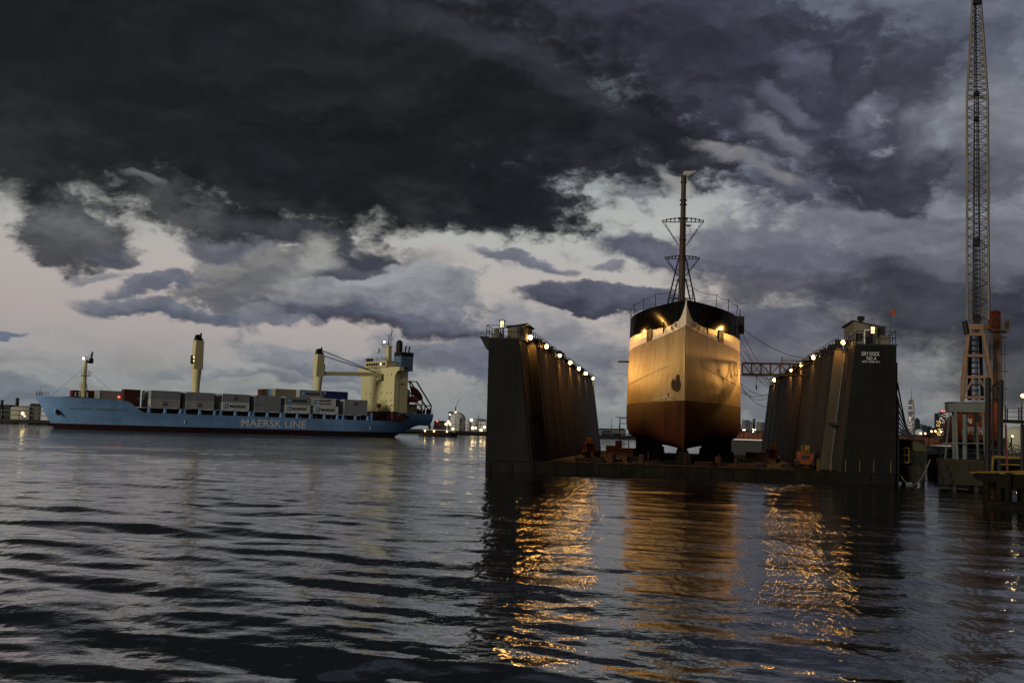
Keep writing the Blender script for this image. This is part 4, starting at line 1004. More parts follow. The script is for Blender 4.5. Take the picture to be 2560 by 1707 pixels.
m.build('roof_gear', PAL['darkgrey'], wh)
m = MB(); m.tube((T, 13.3, 30.5), (T, 13.3, 34.0), .18, n=8); m.lathe([(.3, 34), (.8, 34.3), (.8, 35.3), (.55, 35.9), (.1, 36.1)], 14, (T, 13.3)); m.build('radome', PAL['white'], wh)
# radar mast
ry = 6.6; rs_ = T+1.0
m = MB(); m.prism([(ry-1.2, 30.5), (ry+1.2, 30.5), (ry+.8, 36.2), (ry-.8, 36.2)], rs_-.8, rs_+.8, 'x'); rm = m.build('radar_mast', M_cream, wh)
m = MB(); m.box(rs_-1, rs_+1, ry-1.3, ry+4.0, 36.2, 36.5); m.build('mast_platform', M_cream, rm)
rail([(rs_-1, ry+4, 36.5), (rs_-1, ry-1, 36.5)], 1.2, rm, PAL['rail'], r=.06)
m = MB(); m.tube((rs_, ry+.4, 36.5), (rs_, ry+.4, 40.8), .22, n=6); m.bar((rs_-.3, ry+2.6, 41.0), (rs_-.3, ry-2.2, 41.0), .2)
m.tube((rs_, ry-1.2, 36.2), (rs_, ry-1.6, 43.8), .14, n=6); m.tube((rs_, ry-1.6, 43.8), (rs_, ry-1.6, 45.2), .05, n=4)
for z in (38.8, 41.9): m.path([(rs_, ry-1.4, z), (rs_, ry-2.3, z+.2), (rs_, ry-2.6, z+1.2)], .12, 5)
m.tube((rs_, ry-.5, 36.5), (rs_, ry-.7, 42), .09, n=4); m.build('antenna', PAL['grey'], rm)
m = MB(); m.lathe([(.05, 38.0), (.35, 38.1), (.35, 38.6), (.05, 38.7)], 8, (rs_-.9, ry+2.2)); m.build('mast_lamp', PAL['whitelamp'], rm)
# funnel
m = MB(); m.box(T+3.4, T+9.2, 1.0, 6.0, 26.7, 32.6); fn = m.build('funnel', mat('funnel_blue', (.09, .14, .19), .5, .2, .5), cargo)
m = MB(); m.box(T+3.3, T+9.3, .9, 6.1, 32.6, 34.2); m.build('funnel_cap', PAL['black'], fn)
m = MB(); m.lathe([(1.3, 34.2), (1.35, 36.5), (1.25, 38.3), (.8, 39.0), (.1, 39.2)], 14, (T+4.4, 4.2)); m.build('exhaust_dome', PAL['black'], fn)
for q in (T+6.6, T+8.3): m = MB(); m.path([(q, 3, 34.2), (q, 3, 35.8), (q+.5, 3, 36.8)], .3, 8); m.build('exhaust_pipe', PAL['black'], fn)
m = MB()
for k in range(3): m.box(T+3.37, T+3.4, 1.4, 5.6, 27.4+k*1.0, 27.9+k*1.0)
m.box(T+3.6, T+6.8, .97, 1.0, 27.6, 28.3); m.build('funnel_louvre', PAL['black'], fn)
# after deckhouse, lifeboat, davit
m = MB(); m.box(T+6.45, T+9.6, 3, 22, 9.9, 19.2); ad = m.build('after_house', M_cream, cargo)
m = MB(); m.box(T+2.0, T+15.5, 1.2, 23.8, 13.2, 13.5); m.build('boat_deck', M_cream, ad)
m = MB(); m.box(T+5.5, T+14.0, 4.0, 21, 9.9, 13.2); m.build('deckhouse', M_cream, ad)
for x in (T+7.4, T+9.6, T+12, T+15): m = MB(); m.tube((x, 1.5, 9.8), (x, 1.5, 13.2), .12); m.build('deck_pillar', M_cream, ad)
m = MB(); m.box(T+8.9, T+9.5, 3.9, 3.98, 10.6, 12.2); m.build('lit_doorway', PAL['warmwin'], ad)
for z in (17.5, 21.3, 24.6): m = MB(); m.box(T+6.4, T+8.0, 6, 12, z-.12, z); m.tube((T+7.7, 6.2, z), (T+7.7, 6.2, z+2.2), .12); m.box(T+7.2, T+7.8, 6, 6.4, z+1.1, z+1.3); m.build('balcony', M_cream, tw)
m = MB(); m.lathe([(.5, 19.2), (.3, 19.8), (.3, 20.8), (.65, 21.4), (.65, 21.7)], 10, (T+8.8, 5)); m.build('vent_cowl', M_cream, ad)
def boat(c, L_, r, ang, mt, nm, par):
    q = MB(); n = 14; k = 8; vs = []; fs = []
    for i in range(n+1):
        u = 2*i/n-1; w = r*max(.06, (1-abs(u)**2.6)); x = c[0]+u*L_/2*math.cos(ang); z = c[2]-u*L_/2*math.sin(ang)
        for j in range(k): a = 2*math.pi*j/k; vs.append((x+w*math.sin(ang)*math.sin(a), c[1]+w*math.cos(a), z+w*math.sin(a)*math.cos(ang)*(1.05 if math.sin(a) > 0 else .9)))
    for i in range(n):
        for j in range(k): fs.append((i*k+j, i*k+(j+1) % k, (i+1)*k+(j+1) % k, (i+1)*k+j))
    q.add(vs, fs); return q.build(nm, mt, par, smooth=True)
M_boat = mat('lifeboat_orange', (.26, .035, .015), .5, .2, 1)
boat((T+10.2, 1.9, 15.3), 7.5, 1.35, 0, M_boat, 'lifeboat', cargo)
boat((T+15.5, 7, 18.0), 8.5, 1.6, .75, M_boat, 'freefall_lifeboat', cargo)
m = MB()
for y_ in (4.8, 9.2):
    m.bar((T+10.20, y_, 22.8), (T+13.80, y_, 22.8), .4); m.bar((T+10.20, y_, 22.8), (T+12.00, y_, 17), .4); m.bar((T+13.80, y_, 22.8), (T+21.50, y_, 13.2), .45)
    m.bar((T+11.50, y_, 20.6), (T+21.00, y_, 10.8), .4); m.bar((T+12.00, y_, 17), (T+10.00, y_, 13.4), .4); m.bar((T+21.50, y_, 13.2), (T+21.20, y_, 9.9), .4); m.bar((T+17.00, y_, 15), (T+16.00, y_, 10), .35)
m.bar((T+10.20, 4.8, 22.8), (T+10.20, 9.2, 22.8), .35); m.bar((T+21.50, 4.8, 13.2), (T+21.50, 9.2, 13.2), .35); m.build('lifeboat_ramp', mat('ramp_brown', (.12, .06, .03), .6, .3, 1), cargo)
m = MB(); 
for x in np.linspace(T+12, T+19.5, 9): m.box(x, x+.7, 3+(x*7 % 3), 5+(x*7 % 3), 9.8, 10.6+(x*13 % 1.2))
m.path([(T+21, 5, 9.8), (T+21.2, 5, 12), (T+21.8, 5, 13.2)], .2, 6); m.build('stern_gear', PAL['darkgrey'], cargo)
rail([(T+14, 2.2, 9.8), (T+21.3, 3.6, 9.8)], 1.5, cargo, PAL['rail'], r=.06)
m = MB(); m.tube((T-4, 4.5, 6.3), (T-4, 4.5, 12), .25); m.box(T-4.7, T-3.3, 3.9, 5.1, 11.6, 13.2); m.build('deck_kingpost', mat('kingpost_orange', (.2, .09, .03), .6, .3), cargo)
m = MB(); m.bar((T-1.0, .6, 12.8), (T+6.5, .4, 9.9), .35); m.build('gangway_ladder', M_cream, cargo)
m = MB()
for k in range(16): x = 89.5+k*.55; m.box(x, x+.3, 1+(k*5 % 4), 1.4+(k*5 % 4), 6.3, 7.2+(k*7 % 5)*.28)
m.build('mooring_gear', M_rdeck, cargo)
# containers: each one a thing of its own
def cmat(nm, c, ru=.62): return mat(nm, c, .55, .16, .5, rust=tuple(v*.55 for v in c), rscale=.4, rthr=ru, stretch=(1, 1, .4))
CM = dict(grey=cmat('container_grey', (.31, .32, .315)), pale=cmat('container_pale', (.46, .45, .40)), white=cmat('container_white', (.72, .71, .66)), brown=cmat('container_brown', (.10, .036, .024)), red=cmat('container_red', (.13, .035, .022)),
          navy=cmat('container_navy', (.03, .035, .14)), beige=cmat('container_beige', (.3, .27, .18)), dark=cmat('container_dark', (.09, .095, .09)), blue=cmat('container_blue', (.12, .22, .32)))
T_blue = mat('letter_navy', (.03, .035, .16), .6, .2); T_red = mat('letter_red', (.35, .03, .03), .6, .2); T_blk = mat('letter_black', (.02, .022, .03), .6, .2); T_sky = mat('logo_blue', (.10, .28, .52), .6, .2); T_wht = mat('logo_white', (.7, .7, .7), .6)
CW, CH = 2.75, 2.93
def container(s, t, z, L_, col, mark, label):
    m = MB(); m.box(.06, L_-.06, .06, CW-.06, .04, CH-.06)
    for x in (0, L_-.16):
        for y in (0, CW-.16): m.box(x, x+.16, y, y+.16, 0, CH-.02)
    for z0 in (0, CH-.16): m.box(.16, L_-.16, 0, .12, z0, z0+.14); m.box(.16, L_-.16, CW-.12, CW, z0, z0+.14)
    k = int(L_/.32)
    for i in range(k): x = .2+i*(L_-.4)/k; m.box(x, x+.14, .025, .06, .16, CH-.18)
    for y in (.75, 1.0, 1.75, 2.0): m.box(-.03, .06, y, y+.05, .1, CH-.1)
    o = m.build('shipping_container', CM[col]); o.location = C_(s, t, z); o.rotation_euler = (0, 0, CA0)
    tag(o, label, 'container', 'shipping containers stacked on the blue ship')
    f = lambda x, zz: (x, .0, zz)
    if mark == 'apl':
        text('lettering', 'APL', T_blue, o, f, 2.1, .95, 4.2, .75, bold=.03); q = MB(); q.box(4.0, 6.5, -.005, .03, 1.95, 2.2); q.build('red_bar', T_red, o)
    elif mark in ('mk', 'mks'):
        q = MB(); q.box(.9, 2.35, -.004, .03, .65, 2.3); lg = q.build('logo', T_sky, o)
        pts = [(1.62+(.55 if i % 2 == 0 else .24)*math.sin(math.pi*i/7), 1.48+(.55 if i % 2 == 0 else .24)*math.cos(math.pi*i/7)) for i in range(14)]
        q = MB(); q.prism(pts, -.015, -.005, 'y'); q.build('logo_star', T_wht, lg)
        if mark == 'mk': text('lettering', 'MAERSK', T_blk, o, f, 6.2, 1.05, 2.95, .95, bold=.03)
        else: text('lettering', 'MAERSK', T_blk, o, f, 5.4, .9, 3.1, 1.55, bold=.03); text('lettering', 'SEALAND', T_blk, o, f, 5.4, .7, 3.1, .5, bold=.02)
    elif mark == 'small':
        q = MB(); q.box(.6, 1.5, -.004, .03, 2.0, 2.4); q.build('small_mark', T_red, o)
    elif mark == 'dot':
        q = MB(); q.box(1.0, 1.6, -.004, .03, 1.9, 2.4); q.build('small_mark', T_wht, o)
    return o
Z1, Z2, Z3 = 8.25, 11.2, 14.15
FR = [ # s, tier z, colour, mark, label
 (-.5, Z1, 'pale', 'apl', 'pale container with blue letters under a red bar, lowest row, nearest the bow'),
 (-.5, Z2, 'grey', None, 'plain grey container on top of the lettered stack nearest the bow'),
 (12.1, Z1, 'pale', 'apl', 'pale container with blue letters, lowest row, just before the forward crane post'),
 (12.1, Z2, 'grey', None, 'plain grey container on the second stack from the bow'),
 (25.6, Z1, 'white', 'mk', 'white container with black lettering, lowest row, third stack from the bow'),
 (25.6, Z2, 'grey', 'apl', 'grey container with blue letters and red bar above the foremost white one'),
 (38.2, Z1, 'grey', 'small', 'grey container with a tiny red mark, lowest row, fourth stack from the bow'),
 (38.2, Z2, 'grey', None, 'plain grey container topping the fourth stack from the bow'),
 (50.5, Z1, 'white', 'mk', 'white container with black lettering, lowest row, under a grey one with the same lettering'),
 (50.5, Z2, 'grey', 'mk', 'grey container with black lettering and star logo, middle of the tall stack'),
 (62.6, Z1, 'white', 'mk', 'white container with black lettering, lowest row, nearest the bridge tower'),
 (61.4, Z2, 'white', 'mks', 'white container with two lines of black lettering beneath the navy one'),
 (75.6, Z1, 'grey', None, 'plain grey container on the lowest row, next to the bridge tower'),
 (75.6, Z2, 'grey', 'apl', 'grey container with blue letters and red bar, next to the bridge tower'),
]
for s, z, c, mk, lb in FR: container(s, .1, z, 10.4, c, mk, lb)
q0 = csp(746, 985, 6); q1 = csp(804, 985, 3.2)
container(csp(749, 985, 3).x, 3.0, Z3, 10.6, 'grey', 'mk', 'grey lettered container on the highest tier, left of the navy one')
container(csp(806, 990, 3).x, 3.0, Z3, 11.2, 'navy', 'dot', 'navy blue container on the highest tier')
for k, (c, lb) in enumerate((('beige', 'beige container end on the highest tier, right of the brown one'), ('blue', 'blue grey container end on the highest tier between two beige ones'), ('brown', 'brown container end on the highest tier, leftmost of its row'))):
    container(49.2, (6.0, 9.0, 15.0)[k], Z3, 10.4, c, None, lb)
container(49.2, 12, Z3, 10.4, 'dark', None, 'dark container end on the highest tier beside the brown one')
container(49.2, 18, Z3, 10.4, 'brown', None, 'brown container end at the far edge of the highest tier')
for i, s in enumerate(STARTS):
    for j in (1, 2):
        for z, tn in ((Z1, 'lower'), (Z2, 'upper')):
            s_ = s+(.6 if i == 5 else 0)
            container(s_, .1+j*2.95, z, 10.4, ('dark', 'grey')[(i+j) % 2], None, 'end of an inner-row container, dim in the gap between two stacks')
# forward stack on the forecastle
container(-9.0, 2.2, Z1, 5.6, 'brown', None, 'short brown red container, lower of two behind the sloping bow plating')
container(-9.0, 2.2, Z2, 5.6, 'brown', None, 'short brown red container, upper of two behind the sloping bow plating')
container(csp(249, 980, 3.2).x, 3.2, 10.45, 8.8, 'grey', None, 'light grey container alone at the forecastle, nearest the bow')
container(csp(242, 980, 9).x-.3, 7.5, 10.45, 8.8, 'grey', None, 'grey container end behind the light grey one at the forecastle')
for k, (px, t) in enumerate(((211, 12), (181, 18.5))):
    s = csp(px, 985, t).x
    m = container(s, t, 10.45, 5.6, 'red', None, ('red container on the forecastle, right of the foremast', 'red container on the forecastle, left of the foremast')[k])
for px in (188, 197, 217.5):
    q = csp(px, 982, 8.); m = MB(); m.box(q.x, q.x+.35, 7.9, 8.1, 10.45, q.z+.3); m.build('bollard_light', PAL['white'], cargo)
# ================================================================ FAR SHORES
def land(name, pts, z, label):
    m = MB(); m.prism([(p[0], p[1]) for p in pts], -3, z, 'z'); o = m.build(name, mat('far_ground', (.04, .04, .035), .9)); tag(o, label, kind='structure')
land('shore', [(-900, 640), (-130, 660), (-20, 860), (130, 1050), (400, 1150), (2500, 1500), (2500, 5000), (-2500, 5000), (-1600, 800)], 1.6, 'far industrial shore')
def lampthing(px, py, Y, lab, r=.55, z0=1.6, m='lampglow', grp='lamps along the far shore'):
    q = at(px, py, Y); t = thing('lamp_post', lab, 'lamp', (q.x, q.y, z0), 0, grp)
    k = MB(); k.tube((0, .4, 0), (0, .4, q.z-z0), .14, n=5); k.tube((0, .4, q.z-z0), (0, 0, q.z-z0+.2), .1, n=4); k.build('pole', PAL['rail'], t)
    k = MB(); k.lathe([(r*.3, q.z-z0-r), (r, q.z-z0-r*.4), (r, q.z-z0+r*.4), (r*.3, q.z-z0+r)], 10); k.build('lamp_head', PAL[m], t); return t
def pier(px0, px1, py0, py1, Y0, Y1, zd, th, n, label, depth=14):
    a = at(px0, py0, Y0); b = at(px1, py1, Y1); a.z = b.z = 0; d = b-a; L_ = d.length; ang = math.atan2(d.y, d.x)
    t = thing('shore_pier', label, 'pier', a, ang)
    m = MB(); m.box(0, L_, 0, depth, zd-th, zd); m.build('deck', PAL['black'], t)
    for i in range(n):
        for x in (0, 1.6): m = MB(); xx = L_*(i+.5)/n+x; m.tube((xx, .8, -2), (xx, .8, zd-th), .45, n=6); m.build('pile', PAL['black'], t)
    m = MB()
    for zz in (zd+2.2, zd+4.4): m.tube((0, 3, zz), (L_, 3, zz), .22, n=5)
    for i in range(int(L_/9)): m.bar((i*9+2, 3, zd), (i*9+2, 3, zd+4.4), .3)
    m.build('pipe_rack', PAL['grey'], t)
    return t, L_
# left shore
pier(-60, 168, 1050, 1050, 560, 560, 2.3, 1.5, 6, 'dark pier with pipe racks on the far shore, left of the container ship')
def tank(px0, px1, pyt, Y, zb, dome, label, m, name='storage_tank', ladder=True):
    a, b = at(px0, 1040, Y), at(px1, 1040, Y); c = (a+b)/2; r = (b.x-a.x)/2; top = at((px0+px1)/2, pyt, Y).z
    t = thing(name, label, 'storage tank', (c.x, c.y+r, zb))
    q = MB(); q.lathe([(r, 0), (r, top-zb)], 40); q.build('shell', m, t, smooth=False)
    q = MB(); q.lathe([(r*1.01, top-zb), (r*.8, top-zb+dome*.5), (r*.4, top-zb+dome*.9), (.05, top-zb+dome)], 40); q.build('roof', m, t)
    if ladder: q = MB(); q.box(r*.3, r*.3+.5, -r*1.0-.3, -r*.9, 0, top-zb); q.build('stair', PAL['rail'], t)
    return t
M_tank = mat('tank_paint', (.3, .28, .2), .6, .12, .05); M_tankw = mat('tank_white', (.42, .43, .42), .6, .1, .05)
tank(8, 108, 1017.5, 600, 1.6, .8, 'broad yellowish storage tank on the far left shore', M_tank)
tank(92, 150, 1018, 590, 1.6, .6, 'grey storage tank just left of the container ship bow', M_tankw)
lampthing(56.5, 1033, 575, 'bright orange lamp in front of the yellowish tank, left shore', .7)
lampthing(61.5, 1039, 575, 'small orange lamp low beside the brighter one, left shore', .45)
def silo(px0, px1, py0, Y, label, cat='building', zb=1.6, name='shed', m='darkgrey', dep=12, roof=.15):
    a, b = at(px0, py0, Y), at(px1, py0, Y); w = b.x-a.x; hgt = a.z-zb
    t = thing(name, label, cat, ((a.x+b.x)/2, Y, zb))
    q = MB(); q.box(-w/2, w/2, 0, dep, 0, hgt*(1-roof)); q.build('wall', PAL[m] if isinstance(m, str) else m, t)
    q = MB(); q.prism([(-w/2-.3, hgt*(1-roof)), (w/2+.3, hgt*(1-roof)), (w/2*.8, hgt), (-w/2*.8, hgt)], -.3, dep+.3, 'y'); q.build('roof', PAL['black'], t); return t
silo(-30, 27, 1010, 640, 'low dark shed behind the yellowish tank at the left edge')
silo(75, 106, 1008, 640, 'dark shed roof behind the tanks, left of the bow')
silo(112, 150, 1014, 650, 'darker shed close behind the bow of the container ship')
for px, py, r, lb in ((5.5, 1000, .9, 'slim tapering chimney at the left edge of the shore'), (44, 995, 1.1, 'taller dark chimney above the yellowish tank')):
    q = at(px, py, 640); t = thing('chimney', lb, 'chimney', (q.x, 640, 1.6)); m = MB(); m.lathe([(r*1.1, 0), (r*.8, q.z-1.6)], 10); m.build('stack', PAL['black'], t); m = MB(); m.lathe([(r*.95, q.z-2.2), (r*.95, q.z-1.5)], 10); m.build('rim', PAL['black'], t)
# shore between the container ship and the dock
pier(1090, 1260, 1080, 1084, 780, 780, 3.0, 1.8, 5, 'dark pier with pipes and lamps on the far shore, behind the tug')
tank(1123, 1163.5, 1044, 800, 1.6, 4.2, 'large domed storage tank with a stair, between container ship and dry dock', M_tankw)
t_ = silo(1121.5, 1133, 1028.5, 830, 'square grey hoist tower behind the large domed tank', 'tower', name='hoist_tower', m='grey', dep=10, roof=.05)
q = at(1133, 1018, 830); m = MB(); m.tube((3, 2, q.z-8), (3.3, 2, q.z-1), .4, n=5); m.tube((3.3, 2, q.z-1.5), (6, 2, q.z+5), .15, n=4); m.build('antenna', PAL['rail'], t_)
tank(1163, 1178, 1052, 800, 1.6, .8, 'small low tank right of the large domed tank', M_tankw, ladder=False)
tank(1178, 1216, 1049, 860, 1.6, 1.2, 'wide pale tank beside the left wing wall, far shore', M_tankw)
tank(1196, 1236, 1054, 800, 1.6, .6, 'pale tank partly hidden by the left wing wall', M_tankw, ladder=False)
silo(1085, 1113, 1051, 820, 'dark low shed with gear on its roof, behind the ship stern')
for i, (px, py, r) in enumerate(((1115, 1060, .8), (1121, 1054, .8), (1125, 1060.5, .7), (1123, 1056.5, .45), (1178.5, 1050, .9), (1182, 1069.5, .95), (1189.5, 1069.5, .6), (1202.5, 1074.5, .85), (1211, 1067.5, .85), (1132.5, 1071.5, .75), (1139, 1030, .45), (1125, 1036, .5))):
    lampthing(px, py, 770 if i not in (10, 11) else 795, ('glowing orange lamp among the group left of the domed tank', 'glowing orange lamp among the group left of the domed tank', 'glowing orange lamp among the group left of the domed tank', 'glowing orange lamp among the group left of the domed tank', 'high orange lamp over the wide pale tank', 'large orange lamp on the pier right of the domed tank', 'small orange lamp next to the large one on the pier', 'low orange lamp at the pier edge near the wing wall', 'orange lamp closest to the left wing wall', 'flat orange lamp on the pier below the domed tank', 'pale lamp above the domed tank roof', 'lamp on the square hoist tower')[i], r)
m = MB(); q = at(1196, 1037, 800); m.tube((0, 0, 0), (0, 0, q.z-1.6), .25, n=5); m.tube((-.8, 0, q.z*.6), (.8, 0, q.z*.6), .12, n=4); o = m.build('pole', PAL['rail']); o.name = 'mast_pole'; o.location = (q.x, 800, 1.6); tag(o, 'thin bare mast behind the pale tanks', 'mast')
# tug with lit awning at the stern of the container ship
tg = thing('tug', 'low dark tug with a white lit deck edge at the container ship stern', 'tug', gnd(1100, 1091.5), .05)
L_ = 17.
m = MB()
for sd_ in (-1, 1): pass
secs = [(-L_*.62, 2.2, 1.4), (-L_*.5, 2.9, 1.5), (0, 3.2, 1.6), (L_*.3, 2.6, 2.0), (L_*.5, .3, 2.6)]
vs = []
for x, w, z in secs: vs += [(x, -w, -.6), (x, -w, z), (x, w, z), (x, w, -.6)]
fs = [(i*4+j, (i+1)*4+j, (i+1)*4+(j+1) % 4, i*4+(j+1) % 4) for i in range(4) for j in range(4)]+[(0, 1, 2, 3), (19, 18, 17, 16)]
m.add(vs, fs); m.build('hull', PAL['black'], tg)
m = MB(); m.box(-8, 3.5, -2.2, 2.2, 1.5, 3.2); m.build('deckhouse', PAL['rusty'], tg)
m = MB(); m.box(-8.6, 4.2, -2.6, 2.6, 3.2, 3.45); m.prism([(4.2, 3.45), (7.6, 2.6), (7.6, 2.45), (4.2, 3.2)], -2.5, 2.5, 'y'); m.build('awning', mat('awning_white', (.75, .75, .75), .5, .1), tg)
m = MB(); m.box(-3.5, .5, -1.5, 1.5, 3.45, 5.4); m.tube((-1, 0, 5.4), (-1, 0, 9), .12); m.box(-6, -4.6, -.7, .7, 3.45, 5.6); m.build('wheelhouse', PAL['rusty'], tg)
for x in (-7.4, -3, 3.4): m = MB(); m.lathe([(.1, 2.35), (.35, 2.5), (.35, 2.9), (.1, 3.05)], 8, (x, -2.75)); m.build('deck_lamp', PAL['lampglow'], tg)
m = MB(); m.lathe([(.1, 7.2), (.32, 7.3), (.32, 7.8), (.1, 7.9)], 8, (-1.6, -.3)); m.build('red_lamp', PAL['redlamp'], tg)
# shore seen through the dock
pier(1440, 1640, 1088, 1092, 900, 900, 2.6, 3.0, 4, 'long black pier seen between the left wing wall and the old ship')
silo(1498, 1565, 1070, 930, 'low pale roofed shed on the shore between left wall and ship', m='grey', dep=20)
silo(1505, 1533, 1076, 915, 'small grey shed in front of the pale roofed one', m='darkgrey', dep=8)
for px, py, lb in ((1529, 1045, 'tall thin mast on the shore left of the old ship'), (1548, 1063, 'short thin mast on the shore beside the old ship')):
    q = at(px, py, 925); m = MB(); m.tube((0, 0, 0), (0, 0, q.z-1.6), .3, .15, n=5); m.box(-.8, .8, -.2, .2, (q.z-1.6)*.55, (q.z-1.6)*.55+.3); o = m.build('mast_pole', PAL['rail']); o.location = (q.x, 925, 1.6); tag(o, lb, 'mast')
# long barge with rust brown coaming moored behind the dock
a = at(1815, 1099, 262); b = at(2480, 1111, 236); d = Vector((b.x-a.x, b.y-a.y, 0)); Lb = d.length; ang = math.atan2(d.y, d.x)
bg_ = thing('barge', 'long dark barge with rust brown ribbed coaming and white deck edge behind the dock', 'barge', (a.x, a.y, 0), ang)
m = MB(); m.box(0, Lb, 0, 14, -1, 3.35); m.build('hull', PAL['darkgrey'], bg_)
for x0, x1 in ((1.0, 8.5), (37, 42), (45, 54)):
    m = MB(); m.box(x0, x1, -.12, .3, 3.35, 3.58); m.build('deck_edge', mat('edge_white', (.8, .78, .7), .5, .1), bg_)
m = MB(); m.box(0, Lb, 2, 12, 3.36, 5.0)
for i in range(int(Lb/1.1)): m.box(i*1.1, i*1.1+.35, 1.72, 2, 3.4, 5.0)
m.box(0, Lb, 1.6, 2.0, 5.0, 5.12); m.build('coaming', mat('coaming_rust', (.13, .045, .025), .8, .4, .8), bg_)
for i, (px, py) in enumerate(((1858, 1074.5), (1862, 1074.5), (1883, 1073), (1887.5, 1074), (1883, 1079))):
    lampthing(px, py, 420, 'small white lamp low over the brown barge, right of the old ship', .17, m='whitelamp', grp='white lamps over the barge')
t_ = silo(1848, 1870, 1072, 430, 'low reddish shed behind the barge, right of the old ship', m='rusty', dep=9)
for px, py in ((1868, 1067), (1875, 1072), (1886, 1069)):
    q = at(px, py, 400); m = MB(); m.tube((0, 0, 0), (0, 0, q.z-1), .09, n=4); m.box(-.3, .3, -.1, .1, q.z-1.6, q.z-1.4); o = m.build('mast_pole', PAL['grey']); o.location = (q.x, 400, 1); tag(o, 'thin pale pole behind the barge, right of the old ship', 'pole', 'thin poles behind the barge')
land('far_bank', [(at(1790, 1080, 1200).x, 1200), (at(2700, 1080, 1200).x, 1200), (at(2750, 1080, 1500).x, 1500), (at(1790, 1080, 1500).x, 1500)], 12.5, 'dark wooded bank in the distance')
# skyline
B1 = litgrid('tower_glass_a', (.075, .085, .105), (1, .86, .62), .7, .62, .45, .34)
B2 = litgrid('tower_glass_b', (.03, .036, .05), (1, .85, .6), 1.2, .4, .3, .16)
B3 = mat('tower_stone', (.17, .155, .12), .7, .2, .02); B4 = mat('tower_blue', (.07, .085, .12), .4, .2, .02); B5 = mat('tower_dark', (.022, .026, .036), .5, .2, .02)
YS = 3000.
land('city_shore', [(at(1700, 1090, YS-60).x, YS-60), (at(2900, 1090, YS-60).x, YS-60), (at(3000, 1090, YS+600).x, YS+600), (at(1700, 1090, YS+600).x, YS+600)], 6, 'far city shore')
def sky_b(px0, px1, py, label, m, top='flat', Y=YS, dep=None):
    a, b = at(px0, py, Y), at(px1, py, Y); w = b.x-a.x; z = a.z-6; dep = dep or w
    t = thing('skyscraper' if z > 45 else 'office_block', label, 'skyscraper' if z > 45 else 'building', ((a.x+b.x)/2, Y, 6))
    q = MB(); q.box(-w/2, w/2, 0, dep, 0, z); q.build('facade', m, t)
    q = MB()
    if top == 'flat': q.box(-w*.3, w*.25, dep*.2, dep*.7, z, z+w*.16); q.box(-w/2-.2, w/2+.2, -.2, dep+.2, z, z+.8)
    elif top == 'dome': q.lathe([(w*.38, z), (w*.38, z+w*.3), (w*.25, z+w*.55), (.1, z+w*.7)], 12, (0, dep/2))
    elif top == 'wedge': q.prism([(-w/2, z), (w/2, z), (w*.05, z+w*.7), (-w*.1, z+w*.7)], 0, dep, 'y')
    elif top == 'step': q.box(-w*.38, w*.38, dep*.1, dep*.9, z, z+w*.25); q.box(-w*.2, w*.2, dep*.3, dep*.7, z+w*.25, z+w*.45)
    q.build('roof', m, t); return t
for p0, p1, py, lb, m, tp in ((1856, 1863, 1052, 'slim beige tower with domed cap, left end of the small skyline', B3, 'dome'), (1863, 1876, 1051, 'broad blue grey block beside the domed tower', B4, 'flat'), (1876, 1887, 1060, 'pale wedge topped building in the small skyline', B3, 'wedge'),
    (1883, 1889, 1047, 'tallest thin blue tower of the small skyline by the right wall', B4, 'flat'), (1893, 1902, 1055, 'pale slab tower near the right wing wall', B3, 'flat'), (1902, 1916, 1057, 'wide bluish block touching the right wing wall', B4, 'flat'), (1846, 1853, 1060, 'low dark building at the edge of the old ship', B5, 'flat'),
    (2289, 2300, 1049, 'dark blocky building right of the tall spired tower', B5, 'step'), (2298, 2307, 1061, 'low grey blue block right of the spired tower', B4, 'flat'), (2306, 2319, 1064, 'wide dark block in the middle of the skyline', B5, 'flat'), (2321, 2330, 1068, 'small stepped dark building between the two tower groups', B5, 'step'), (2329, 2340, 1074, 'lowest dark building between the two tower groups', B5, 'step'),
    (2339, 2348, 1034, 'dark slim tower left of the lit twin tower', B5, 'flat'), (2351, 2367, 1029, 'tall tower with lit windows and red roof lights', B2, 'flat'), (2365, 2373, 1045, 'tower with lit edge behind the steel frame', B2, 'flat'), (2341, 2352, 1052, 'tower with warm lit face beside the dark slim tower', litgrid('tower_lit', (.04, .035, .025), (1, .62, .2), 1.5, .3, .25, .5), 'flat'),
    (2283, 2291, 1066, 'low building at the foot of the spired tower', B4, 'flat'), (2255, 2270, 1074, 'low block behind the mooring cables', B4, 'flat')):
    sky_b(p0, p1, py, lb, m, tp)
for px in (2356.5, 2363): q = at(px, 1027.5, YS-3); m = MB(); m.lathe([(.3, -1.6), (1.7, -.8), (1.7, .8), (.3, 1.6)], 8); o = m.build('roof_light', PAL['redlamp'], [x for x in bpy.data.objects if x.get('label') == 'tall tower with lit windows and red roof lights'][0]); o.location = (q.x-o.parent.location.x, -2, q.z-6)
a, b = at(2273.5, 1000, YS), at(2288.5, 1000, YS); w = (b.x-a.x)/2; ztp = a.z-6; c = (a+b)/2
t_ = thing('skyscraper', 'tallest skyscraper with tapering glass faces and a spire on the skyline', 'skyscraper', (c.x, YS+w, 6))
m = MB(); zb = 14.
bs = [(-w, -w), (w, -w), (w, w), (-w, w)]; tp = [(0, -w*.98), (w*.98, 0), (0, w*.98), (-w*.98, 0)]
m.add([(x, y, 0) for x, y in bs]+[(x, y, zb) for x, y in bs]+[(x, y, ztp) for x, y in tp], [(0, 1, 5, 4), (1, 2, 6, 5), (2, 3, 7, 6), (3, 0, 4, 7)]+[(4+i, 4+(i+1) % 4, 8+i) for i in range(4)]+[(8+i, 4+(i+1) % 4, 8+(i+1) % 4) for i in range(4)]+[(11, 10, 9, 8)][:0]+[(8, 9, 10, 11)])
m.build('glass_facade', B1, t_)
